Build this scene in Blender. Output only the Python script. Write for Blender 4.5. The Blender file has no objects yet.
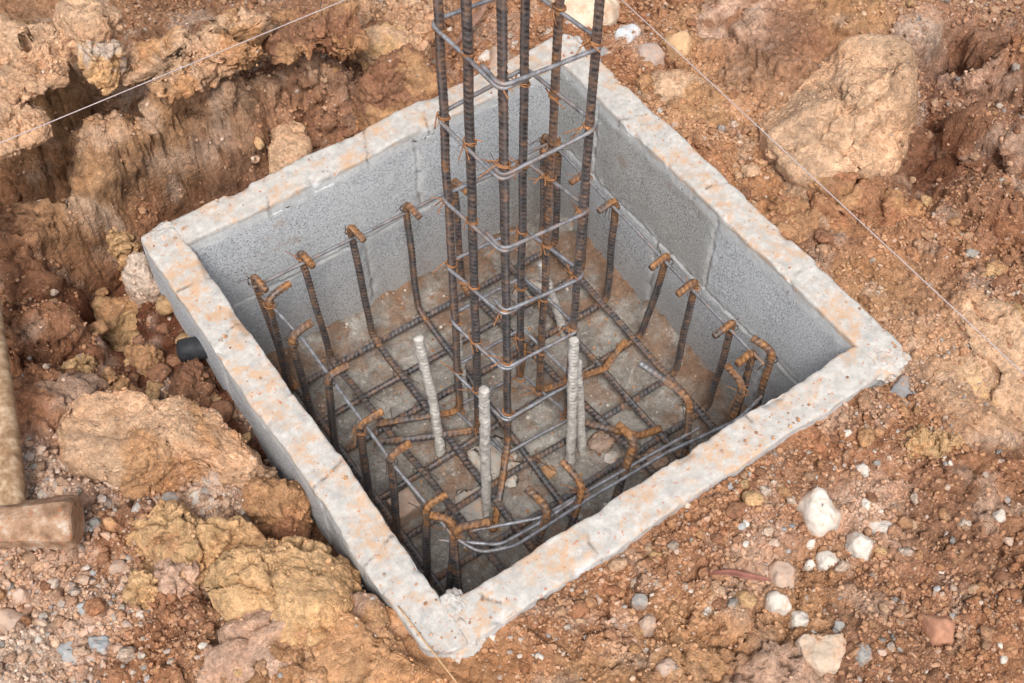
import bpy, bmesh, math, random
import numpy as np
from mathutils import Matrix, Vector

# ------------------------------------------------------------------ camera, sky, sun
SC = bpy.context.scene
COL = SC.collection
FPX = 1288.61
CP = np.array([-0.94957591, -1.35762456, 2.15022295])
CR = np.array([0.82052257, -0.57161257, 0.00133735])
CU = np.array([0.4650702, 0.66894271, 0.57984943])
CF = np.array([0.33234383, 0.47515758, -0.81472256])
cam = bpy.data.cameras.new('camera'); co = bpy.data.objects.new('camera', cam); COL.objects.link(co)
cam.sensor_width = 36; cam.lens = FPX / 1024 * 36; cam.clip_start = .05; cam.clip_end = 400
co.matrix_world = Matrix(((CR[0], CU[0], -CF[0], CP[0]), (CR[1], CU[1], -CF[1], CP[1]), (CR[2], CU[2], -CF[2], CP[2]), (0, 0, 0, 1)))
SC.camera = co
SUN_EL, SUN_AZ = math.radians(58), math.radians(-124)      # azimuth measured from +X towards +Y
w = bpy.data.worlds.new('World'); SC.world = w; w.use_nodes = True
nt = w.node_tree; sky = nt.nodes.new('ShaderNodeTexSky'); sky.sky_type = 'NISHITA'; sky.sun_disc = False
sky.sun_elevation = SUN_EL; sky.sun_rotation = math.pi / 2 - SUN_AZ
sky.air_density = 1.0; sky.dust_density = 6.0; sky.ozone_density = .6
hs = nt.nodes.new('ShaderNodeHueSaturation'); hs.inputs['Saturation'].default_value = .35
nt.links.new(sky.outputs[0], hs.inputs['Color']); nt.links.new(hs.outputs[0], nt.nodes['Background'].inputs[0])
nt.nodes['Background'].inputs[1].default_value = .135
sun = bpy.data.lights.new('sun', 'SUN'); sun.energy = 2.0; sun.angle = math.radians(16); sun.color = (1, .95, .88)
so = bpy.data.objects.new('sun', sun); COL.objects.link(so)
sd = Vector((math.cos(SUN_EL) * math.cos(SUN_AZ), math.cos(SUN_EL) * math.sin(SUN_AZ), math.sin(SUN_EL)))
so.rotation_euler = sd.to_track_quat('Z', 'Y').to_euler()
SC.view_settings.view_transform = 'Standard'; SC.view_settings.look = 'None'
SC.view_settings.exposure = .18; SC.view_settings.gamma = 1

RNG = np.random.default_rng(7); random.seed(7)
W2, L2, H, T = .5, .51, .5436, .081

def at(x, y, z):
    d = CF + (x - 512) / FPX * CR - (y - 341.5) / FPX * CU
    return CP + d * ((z - CP[2]) / d[2])
def srgb(r, g, b, k=1.0):
    return tuple(k * (((c / 255 + .055) / 1.055) ** 2.4 if c > 10 else c / 255 / 12.92) for c in (r, g, b))

# ------------------------------------------------------------------ noise
_perm = np.random.default_rng(3).permutation(256).astype(np.int64); _perm = np.concatenate([_perm] * 3)
_g = np.random.default_rng(4).normal(size=(256, 3)); _g /= np.linalg.norm(_g, axis=1)[:, None]
_rp = np.random.default_rng(5).random((256, 3))
def _h(i, j, k): return _perm[_perm[_perm[i & 255] + (j & 255)] + (k & 255)]
def perlin(p):
    i = np.floor(p).astype(np.int64); f = p - i; u = f * f * f * (f * (f * 6 - 15) + 10); out = 0
    for a in (0, 1):
        wa = u[:, 0] if a else 1 - u[:, 0]
        for b in (0, 1):
            wb = u[:, 1] if b else 1 - u[:, 1]
            for c in (0, 1):
                wc = u[:, 2] if c else 1 - u[:, 2]
                g = _g[_h(i[:, 0] + a, i[:, 1] + b, i[:, 2] + c)]
                out = out + wa * wb * wc * (g[:, 0] * (f[:, 0] - a) + g[:, 1] * (f[:, 1] - b) + g[:, 2] * (f[:, 2] - c))
    return out * 1.6
def fbm(p, s, octv=4, gain=.5):
    o = 0; a = 1; q = p * s
    for k in range(octv): o = o + a * perlin(q + k * 17.3); q = q * 2.03; a *= gain
    return o
def ridged(p, s, octv=4):
    o = 0; a = 1; q = p * s
    for k in range(octv): o = o + a * (1 - 2 * np.abs(perlin(q + k * 9.7))); q = q * 2.1; a *= .5
    return o
def worley(p, s):
    q = p * s; i = np.floor(q).astype(np.int64); f1 = np.full(len(p), 9.); f2 = np.full(len(p), 9.); cid = np.zeros(len(p), np.int64)
    for a in (-1, 0, 1):
        for b in (-1, 0, 1):
            for c in (-1, 0, 1):
                h = _h(i[:, 0] + a, i[:, 1] + b, i[:, 2] + c)
                d = np.sqrt((((i + (a, b, c)) + _rp[h] - q) ** 2).sum(1))
                m = d < f1; f2 = np.where(m, f1, np.minimum(f2, d)); cid = np.where(m, h, cid); f1 = np.where(m, d, f1)
    return f1, f2, cid
def sstep(a, b, x):
    t = np.clip((x - a) / (b - a), 0, 1); return t * t * (3 - 2 * t)

# ------------------------------------------------------------------ mesh helpers
def mkmesh(name, V, F, mat, cols=None, parent=None, smooth=True, attrs=None, nq=None):
    """V (n,3); F (m,3|4) array"""
    me = bpy.data.meshes.new(name); F = np.asarray(F); V = np.asarray(V, dtype=np.float32)
    me.vertices.add(len(V)); me.vertices.foreach_set('co', V.ravel())
    k = F.shape[1]; me.loops.add(F.size); me.loops.foreach_set('vertex_index', F.astype(np.int32).ravel())
    me.polygons.add(len(F)); me.polygons.foreach_set('loop_start', np.arange(0, F.size, k, dtype=np.int32))
    me.polygons.foreach_set('use_smooth', np.full(len(F), smooth))
    me.update(calc_edges=True)
    if cols is not None:
        a = me.color_attributes.new('Col', 'FLOAT_COLOR', 'POINT')
        c = np.ones((len(V), 4), np.float32); c[:, :3] = cols; a.data.foreach_set('color', c.ravel())
    for n, v in (attrs or {}).items():
        a = me.attributes.new(n, 'FLOAT', 'POINT'); a.data.foreach_set('value', np.asarray(v, np.float32))
    me.materials.append(mat)
    o = bpy.data.objects.new(name, me); COL.objects.link(o)
    if parent: o.parent = parent
    return o
def tag(o, label=None, cat=None, group=None, kind=None):
    if label: o['label'] = label
    if cat: o['category'] = cat
    if group: o['group'] = group
    if kind: o['kind'] = kind
    return o
def empty(name, loc=(0, 0, 0)):
    o = bpy.data.objects.new(name, None); COL.objects.link(o); o.location = loc; o.empty_display_size = .05; return o
def vnormals(V, F):
    n = np.zeros_like(V); a, b, c = V[F[:, 0]], V[F[:, 1]], V[F[:, 2]]; fn = np.cross(b - a, c - a)
    if F.shape[1] == 4: fn = np.cross(V[F[:, 2]] - a, V[F[:, 3]] - b)
    for k in range(F.shape[1]):
        for ax in range(3): n[:, ax] += np.bincount(F[:, k], fn[:, ax], len(V))
    return n / (np.linalg.norm(n, axis=1)[:, None] + 1e-12)
_ico = {}
def ico(n):
    if n not in _ico:
        bm = bmesh.new(); bmesh.ops.create_icosphere(bm, subdivisions=n, radius=1)
        _ico[n] = (np.array([v.co[:] for v in bm.verts]), np.array([[v.index for v in f.verts] for f in bm.faces])); bm.free()
    return _ico[n]
def fillet(pts, rad, n=7):
    pts = [np.array(p, float) for p in pts]; out = [pts[0]]
    rr = rad if isinstance(rad, (list, tuple)) else [rad] * len(pts)
    for i in range(1, len(pts) - 1):
        a, b, c = pts[i - 1], pts[i], pts[i + 1]; u = a - b; v = c - b; lu, lv = np.linalg.norm(u), np.linalg.norm(v); u /= lu; v /= lv
        ang = math.acos(np.clip(u @ v, -1, 1)); d = min(rr[i] / max(math.tan(ang / 2), 1e-3), lu * .49, lv * .49)
        if ang > 3.1: out.append(b); continue
        p0, p1 = b + u * d, b + v * d
        for k in range(n + 1):
            t = k / n; out.append((1 - t) ** 2 * p0 + 2 * t * (1 - t) * b + t * t * p1)
    out.append(pts[-1]); return np.array(out)
def resample(P, ds):
    s = np.concatenate([[0], np.cumsum(np.linalg.norm(np.diff(P, axis=0), axis=1))]); n = max(2, int(s[-1] / ds) + 1)
    t = np.linspace(0, s[-1], n); return np.stack([np.interp(t, s, P[:, k]) for k in range(3)], 1), t
def sweep(P, r, nseg, ds, rib=0., pitch=.0105, wob=0., seed=0, cap=True):
    P, s = resample(P, ds)
    if wob:
        q = np.stack([s * 6 + seed * 3.1, s * 0 + seed, s * 0], 1)
        P = P + wob * np.stack([perlin(q), perlin(q + 31), perlin(q + 57) * .4], 1)
    Tn = np.gradient(P, axis=0); Tn /= np.linalg.norm(Tn, axis=1)[:, None] + 1e-12
    N = np.zeros_like(P); a = np.array([0, 0, 1.]) if abs(Tn[0][2]) < .9 else np.array([1., 0, 0])
    n0 = np.cross(Tn[0], a); n0 /= np.linalg.norm(n0)
    for i in range(len(P)):
        n0 = n0 - Tn[i] * (n0 @ Tn[i]); n0 /= np.linalg.norm(n0); N[i] = n0
    B = np.cross(Tn, N); th = np.arange(nseg) / nseg * 2 * math.pi + seed * 1.3
    R = np.full((len(P), nseg), r)
    if rib:
        thl = th - th[0]; fr = (thl % math.pi) / math.pi
        ph = s[:, None] / pitch + .75 * fr[None] + np.where(thl > math.pi - .01, .5, 0)[None]
        R = R * (1 + rib * np.clip(np.cos(ph * 2 * math.pi), 0, 1) ** 2 * np.clip(np.sin(fr * math.pi), 0, 1)[None] ** .6
                 + rib * .8 * (np.abs(((thl + .01) % math.pi) - .01) < .02)[None])
    global RIBV
    RIBV = np.concatenate([((R / r - 1) / max(rib, 1e-6)).ravel() if rib else np.zeros(R.size), [0, 0]])
    R[0] *= .94; R[-1] *= .94
    V = P[:, None] + R[..., None] * (np.cos(th)[None, :, None] * N[:, None] + np.sin(th)[None, :, None] * B[:, None])
    n = len(P); V = V.reshape(-1, 3)
    i = np.arange(n - 1)[:, None] * nseg; j = np.arange(nseg)[None]; k = (j + 1) % nseg
    F = np.stack([i + j, i + k, i + nseg + k, i + nseg + j], -1).reshape(-1, 4)
    if cap:
        V = np.concatenate([V, P[:1] - Tn[:1] * r * .12, P[-1:] + Tn[-1:] * r * .12]); c0, c1 = n * nseg, n * nseg + 1
        j = np.arange(0, nseg, 2)
        F = np.concatenate([F, np.stack([np.full(len(j), c0), (j + 2) % nseg, j + 1, j], 1),
                            np.stack([np.full(len(j), c1), (n - 1) * nseg + j, (n - 1) * nseg + j + 1, (n - 1) * nseg + (j + 2) % nseg], 1)])
    sv = np.concatenate([np.repeat(s, nseg), [0, s[-1]]]) if cap else np.repeat(s, nseg)
    return V, F, sv, s[-1]

# ------------------------------------------------------------------ materials
class NT:
    def __init__(s, name):
        s.m = bpy.data.materials.new(name); s.m.use_nodes = True; s.t = s.m.node_tree
        s.b = s.t.nodes['Principled BSDF']; s.tc = s.n('TexCoord')
    def n(s, t, **k):
        x = s.t.nodes.new('ShaderNode' + t)
        for a, v in k.items():
            if a[0] == '_': x.inputs[a[1:].replace('_', ' ')].default_value = v
            else: setattr(x, a, v)
        return x
    def l(s, a, b): s.t.links.new(a, b)
    def noise(s, sc, det=4, rough=.55, dist=0):
        x = s.n('TexNoise'); x.inputs['Scale'].default_value = sc; x.inputs['Detail'].default_value = det
        x.inputs['Roughness'].default_value = rough; x.inputs['Distortion'].default_value = dist
        s.l(s.tc.outputs['Object'], x.inputs['Vector']); return x.outputs['Fac']
    def voro(s, sc, feat='F1', out='Distance', rnd=1.0):
        x = s.n('TexVoronoi', feature=feat); x.inputs['Scale'].default_value = sc; x.inputs['Randomness'].default_value = rnd
        s.l(s.tc.outputs['Object'], x.inputs['Vector']); return x.outputs[out]
    def ramp(s, f, stops):
        x = s.n('ValToRGB'); e = x.color_ramp.elements
        while len(e) < len(stops): e.new(.5)
        for el, (p, c) in zip(e, stops):
            el.position = p; el.color = (c, c, c, 1) if isinstance(c, (int, float)) else (*c, 1)
        s.l(f, x.inputs[0]); return x.outputs[0]
    def mix(s, f, a, b, mode='MIX'):
        x = s.n('Mix', data_type='RGBA', blend_type=mode)
        for sock, v in ((x.inputs[0], f), (x.inputs[6], a), (x.inputs[7], b)):
            if isinstance(v, (int, float)): sock.default_value = v
            elif isinstance(v, tuple): sock.default_value = (*v, 1)
            else: s.l(v, sock)
        return x.outputs[2]
    def math(s, op, a, b=0, clamp=False):
        x = s.n('Math', operation=op, use_clamp=clamp)
        for sock, v in ((x.inputs[0], a), (x.inputs[1], b)):
            if isinstance(v, (int, float)): sock.default_value = v
            else: s.l(v, sock)
        return x.outputs[0]
    def bump(s, h, dist, strength=1., prev=None):
        x = s.n('Bump'); x.inputs['Distance'].default_value = dist; x.inputs['Strength'].default_value = strength
        s.l(h, x.inputs['Height'])
        if prev: s.l(prev, x.inputs['Normal'])
        return x.outputs[0]
    def attr(s, n, out='Color'):
        x = s.n('Attribute'); x.attribute_name = n; return x.outputs[out]
    def fin(s, col, rough, nrm=None, metal=0.):
        for k, v in (('Base Color', col), ('Roughness', rough), ('Metallic', metal)):
            if isinstance(v, (int, float)): s.b.inputs[k].default_value = v
            elif isinstance(v, tuple): s.b.inputs[k].default_value = (*v, 1)
            else: s.l(v, s.b.inputs[k])
        if nrm: s.l(nrm, s.b.inputs['Normal'])
        s.b.inputs['Specular IOR Level'].default_value = .25
        return s.m

def soil_mat(name, fine=1.0, bump=1.0):
    m = NT(name); c = m.attr('Col')
    wv = m.n('TexNoise'); wv.inputs['Scale'].default_value = 45; wv.inputs['Detail'].default_value = 4; m.l(m.tc.outputs['Object'], wv.inputs['Vector'])
    mp = m.n('VectorMath', operation='MULTIPLY_ADD'); m.l(wv.outputs['Color'], mp.inputs[0]); mp.inputs[1].default_value = (.022, .022, .022); m.l(m.tc.outputs['Object'], mp.inputs[2])
    def vor(sc, feat='F1'):
        x = m.n('TexVoronoi', feature=feat); x.inputs['Scale'].default_value = sc; m.l(mp.outputs[0], x.inputs['Vector']); return x
    c = m.mix(1., c, m.ramp(m.noise(11, 8, .7), [(.3, .76), (.5, 1.0), (.72, 1.2)]), 'MULTIPLY')
    c = m.mix(m.math('MULTIPLY', m.ramp(m.noise(5, 7, .7), [(.45, 0), (.6, 1)]), .55), c, (1.02, .84, .72), 'MULTIPLY')
    c = m.mix(m.math('MULTIPLY', m.ramp(m.noise(21, 7, .75), [(.53, 0), (.64, 1)]), .6), c, (1.2, 1.28, 1.38), 'MULTIPLY')
    c = m.mix(1., c, m.ramp(m.noise(120 * fine, 7, .78), [(.3, .66), (.5, 1.0), (.7, 1.28)]), 'MULTIPLY')
    # crumbs each with a tone of their own
    v1 = vor(85 * fine); cc = m.n('SeparateColor'); m.l(v1.outputs['Color'], cc.inputs[0])
    c = m.mix(.8, c, m.ramp(cc.outputs[0], [(0, .72), (1, 1.22)]), 'MULTIPLY')
    v2 = vor(210 * fine); c2 = m.n('SeparateColor'); m.l(v2.outputs['Color'], c2.inputs[0]); sz = m.math('MULTIPLY', c2.outputs[2], .4)
    g = m.math('MULTIPLY', m.math('LESS_THAN', v2.outputs['Distance'], sz), m.math('GREATER_THAN', c2.outputs[0], .86))
    c = m.mix(m.math('MULTIPLY', g, .45), c, srgb(214, 196, 180))
    g = m.math('MULTIPLY', m.math('LESS_THAN', v2.outputs['Distance'], sz), m.math('LESS_THAN', c2.outputs[1], .14))
    c = m.mix(m.math('MULTIPLY', g, .5), c, srgb(110, 66, 46))
    msk = m.ramp(m.noise(7, 4, .6), [(.42, .25), (.58, 1)])
    n = m.bump(m.noise(55, 10, .78), .009 * bump, .7)
    n = m.bump(m.math('MULTIPLY', m.ramp(v1.outputs['Distance'], [(0, 1), (.75, 0)]), msk), .0055 * bump, .8, n)
    n = m.bump(m.ramp(v2.outputs['Distance'], [(0, 1), (.7, 0)]), .0022 * bump, .8, n)
    n = m.bump(m.noise(300 * fine, 5, .8), .0022 * bump, .9, n)
    return m.fin(c, .97, n)
M_SOIL = soil_mat('soil'); M_CLOD = soil_mat('clod_soil', 1.2, .8)
def stone_mat(name):
    m = NT(name); c = m.attr('Col')
    c = m.mix(1., c, m.ramp(m.noise(60, 5, .7), [(.3, .78), (.55, 1.0), (.75, 1.15)]), 'MULTIPLY')
    c = m.mix(m.math('MULTIPLY', m.ramp(m.noise(35, 6, .75), [(.48, 0), (.62, 1)]), .6), c, srgb(190, 146, 114))
    return m.fin(c, .9, m.bump(m.noise(140, 6, .7), .0016, .7))
M_STONE = stone_mat('stone')

def concrete_mat():
    m = NT('block_concrete'); z = m.n('SeparateXYZ'); m.l(m.tc.outputs['Object'], z.inputs[0]); Z = z.outputs[2]
    grey = m.ramp(m.noise(210, 3, .65), [(.3, srgb(150, 153, 158)), (.42, srgb(186, 189, 193)), (.54, srgb(206, 209, 213)), (.75, srgb(224, 226, 229))])
    pore = m.ramp(m.noise(270, 2, .5), [(.38, 0), (.45, 1)])
    grey = m.mix(m.math('MULTIPLY', m.math('SUBTRACT', 1, pore), .6), grey, srgb(84, 86, 90))
    grey = m.mix(m.math('MULTIPLY', m.ramp(m.noise(7, 5, .6), [(.42, 0), (.66, 1)]), .3), grey, srgb(205, 206, 206))
    grey = m.mix(m.math('MULTIPLY', m.ramp(m.noise(11, 6, .65), [(.6, 0), (.68, 1)]), .35), grey, srgb(172, 130, 100))
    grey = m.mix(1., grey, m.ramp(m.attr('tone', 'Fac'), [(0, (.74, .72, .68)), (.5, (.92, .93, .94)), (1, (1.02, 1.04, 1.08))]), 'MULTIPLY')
    # damp earthy stain near the base
    base = m.math('MULTIPLY', m.math('ADD', Z, m.math('MULTIPLY', m.noise(9, 5, .7), .22)), -1)
    grey = m.mix(m.math('MULTIPLY', m.ramp(base, [(.2, 0), (.5, 1)]), .45), grey, srgb(140, 122, 105))
    # pointing mortar along the joints
    mor = m.ramp(m.noise(70, 5, .7), [(.3, srgb(186, 188, 190)), (.7, srgb(222, 223, 223))])
    j = m.math('MULTIPLY', m.attr('mortar', 'Fac'), m.ramp(m.noise(26, 4, .7), [(.36, .1), (.55, 1)]))
    c = m.mix(j, grey, mor)
    zz = m.math('ADD', Z, m.math('MULTIPLY', m.math('SUBTRACT', m.noise(22, 5, .7), .5), .03))
    band = m.ramp(m.math('ADD', zz, .5), [(.452, 0), (.468, 1)])
    c = m.mix(m.math('MULTIPLY', band, .8), c, mor)
    white = m.ramp(m.noise(42, 6, .75), [(.3, srgb(160, 158, 155)), (.5, srgb(184, 181, 177)), (.7, srgb(206, 203, 199))])
    st = m.ramp(m.noise(8, 9, .78, .5), [(.47, 0), (.56, 1)])
    st2 = m.ramp(m.noise(38, 7, .8), [(.42, .05), (.54, 1)])
    white = m.mix(m.math('MULTIPLY', m.math('MULTIPLY', st, st2), .85), white, srgb(196, 160, 128))
    white = m.mix(m.math('MULTIPLY', m.ramp(m.noise(13, 8, .8, .4), [(.55, 0), (.63, 1)]), .65), white, srgb(158, 158, 158))
    spot = m.ramp(m.noise(95, 4, .6), [(.63, 0), (.68, 1)])
    white = m.mix(m.math('MULTIPLY', spot, .8), white, srgb(180, 112, 78))
    top = m.ramp(m.math('ADD', zz, .5), [(.484, 0), (.49, 1)])
    c = m.mix(top, c, white)
    ck = m.attr('crack', 'Fac'); c = m.mix(m.math('MULTIPLY', ck, .8), c, srgb(96, 84, 76))
    n = m.bump(m.noise(60, 5, .6), .0006, .6)
    n = m.bump(m.math('MAXIMUM', pore, top), .0007, .6, n); n = m.bump(m.noise(320, 3, .7), .0006, .6, n)
    n = m.bump(ck, .004, .9, n) if False else n
    return m.fin(c, .95, n)
M_CONC = concrete_mat()

def floor_mat():
    m = NT('lean_concrete_floor')
    c = m.ramp(m.noise(16, 9, .76), [(.25, srgb(98, 94, 90)), (.42, srgb(132, 127, 121)), (.56, srgb(160, 155, 148)), (.75, srgb(198, 194, 188))])
    c = m.mix(m.math('MULTIPLY', m.ramp(m.noise(7, 7, .75, .3), [(.5, 0), (.64, 1)]), .65), c, srgb(150, 112, 84))
    c = m.mix(m.math('MULTIPLY', m.ramp(m.noise(60, 5, .7), [(.6, 0), (.68, 1)]), .6), c, srgb(214, 208, 198))
    c = m.mix(m.math('MULTIPLY', m.ramp(m.noise(26, 8, .78, .5), [(.52, 0), (.6, 1)]), .5), c, srgb(116, 98, 84))
    c = m.mix(m.math('MULTIPLY', m.ramp(m.noise(9, 8, .8, .6), [(.56, 0), (.63, 1)]), .6), c, srgb(206, 200, 190))
    c = m.mix(.8, c, m.ramp(m.noise(170, 5, .75), [(.3, .62), (.5, 1), (.7, 1.25)]), 'MULTIPLY')
    s = m.mix(1., m.ramp(m.noise(40, 6, .7), [(.3, srgb(112, 86, 68)), (.6, srgb(146, 116, 94)), (.8, srgb(174, 144, 120))]), m.ramp(m.noise(170, 4, .7), [(.3, .7), (.6, 1.1)]), 'MULTIPLY')
    c = m.mix(m.attr('soil', 'Fac'), c, s)
    n = m.bump(m.noise(50, 8, .7), .008, .8); n = m.bump(m.noise(260, 4, .7), .002, .8, n)
    return m.fin(c, .9, n)
M_FLOOR = floor_mat()

def steel_mat(name, dark=(58, 56, 57), lo=.52, hi=.72, bright=(112, 114, 120)):
    m = NT(name); r = m.attr('rust', 'Fac'); rb = m.attr('rib', 'Fac')
    base = m.ramp(m.noise(60, 5, .65), [(.35, srgb(*dark)), (.7, srgb(*bright))])
    base = m.mix(m.math('MULTIPLY', rb, .55), base, srgb(158, 158, 162))
    rust = m.ramp(m.noise(90, 6, .75), [(.28, srgb(90, 64, 48)), (.46, srgb(142, 100, 66)), (.58, srgb(172, 126, 84)), (.75, srgb(192, 160, 130))])
    rust = m.mix(1., rust, m.ramp(rb, [(0, .72), (1, 1.25)]), 'MULTIPLY')  # rust gathers between ribs; rib shading is also put into its colour
    k = m.math('ADD', m.noise(30, 7, .78), m.math('MULTIPLY', r, .27))
    k = m.ramp(k, [(lo, 0), (hi, 1)])
    spk = m.ramp(m.noise(200, 3, .6), [(.54, 0), (.64, .6)])
    k = m.math('MAXIMUM', k, m.math('MULTIPLY', spk, m.math('SUBTRACT', 1, rb, True)))
    c = m.mix(k, base, rust)
    met = m.math('MULTIPLY', m.math('SUBTRACT', 1, k), .5)
    ro = m.math('ADD', m.math('MULTIPLY', k, .4), .5)
    return m.fin(c, ro, m.bump(m.noise(300, 3, .6), .0006, .7), met)
M_BAR = steel_mat('ribbed_steel'); M_TIE = steel_mat('plain_steel_rod', (112, 112, 116), .58, .76, (176, 181, 190))
def simple(name, c1, c2, sc, rough, metal=0, bump=0.0015, det=5):
    m = NT(name); return m.fin(m.ramp(m.noise(sc, det, .65), [(.3, srgb(*c1)), (.7, srgb(*c2))]), rough, m.bump(m.noise(sc * 3, 4, .7), bump, .8), metal)
M_WIRE = simple('rusty_wire', (120, 80, 54), (192, 140, 98), 60, .8)
M_DWIRE = simple('dark_wire', (70, 62, 58), (128, 112, 100), 60, .6, .4)
M_DOWEL = simple('cement_splashed_steel', (160, 154, 148), (226, 222, 216), 55, .9, 0, .003)
M_STRING = simple('nylon_string', (170, 156, 158), (206, 194, 192), 200, .6)
M_CORD = simple('jute_cord', (190, 150, 110), (222, 186, 146), 200, .8)
M_PIPE = simple('black_plastic', (34, 36, 40), (62, 64, 68), 30, .5)
M_LEAF = simple('dry_leaf', (120, 76, 66), (166, 114, 100), 40, .5)
M_BARK = simple('bark_strip', (104, 76, 64), (150, 116, 100), 50, .75)
def wood_mat():
    m = NT('weathered_wood'); x = m.n('Mapping'); x.inputs['Scale'].default_value = (60, 60, 5)
    m.l(m.tc.outputs['Object'], x.inputs[0]); n = m.n('TexNoise'); n.inputs['Scale'].default_value = 1.2; n.inputs['Detail'].default_value = 6
    m.l(x.outputs[0], n.inputs['Vector'])
    c = m.ramp(n.outputs['Fac'], [(.3, srgb(120, 94, 72)), (.5, srgb(160, 132, 104)), (.72, srgb(196, 174, 148))])
    c = m.mix(m.math('MULTIPLY', m.ramp(m.noise(16, 5, .7), [(.5, 0), (.66, 1)]), .6), c, srgb(128, 90, 62))
    return m.fin(c, .8, m.bump(n.outputs['Fac'], .002, .7))
M_WOOD = wood_mat()
def head_mat():
    m = NT('rusted_steel'); c = m.ramp(m.noise(26, 6, .7), [(.3, srgb(98, 76, 60)), (.44, srgb(142, 112, 90)), (.56, srgb(172, 142, 118)), (.68, srgb(196, 184, 172))])
    c = m.mix(m.math('MULTIPLY', m.ramp(m.noise(70, 5, .7), [(.57, 0), (.64, 1)]), .6), c, srgb(170, 100, 60))
    return m.fin(c, .92, m.bump(m.noise(90, 6, .75), .003, .9), .0)
M_HEAD = head_mat()

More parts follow.
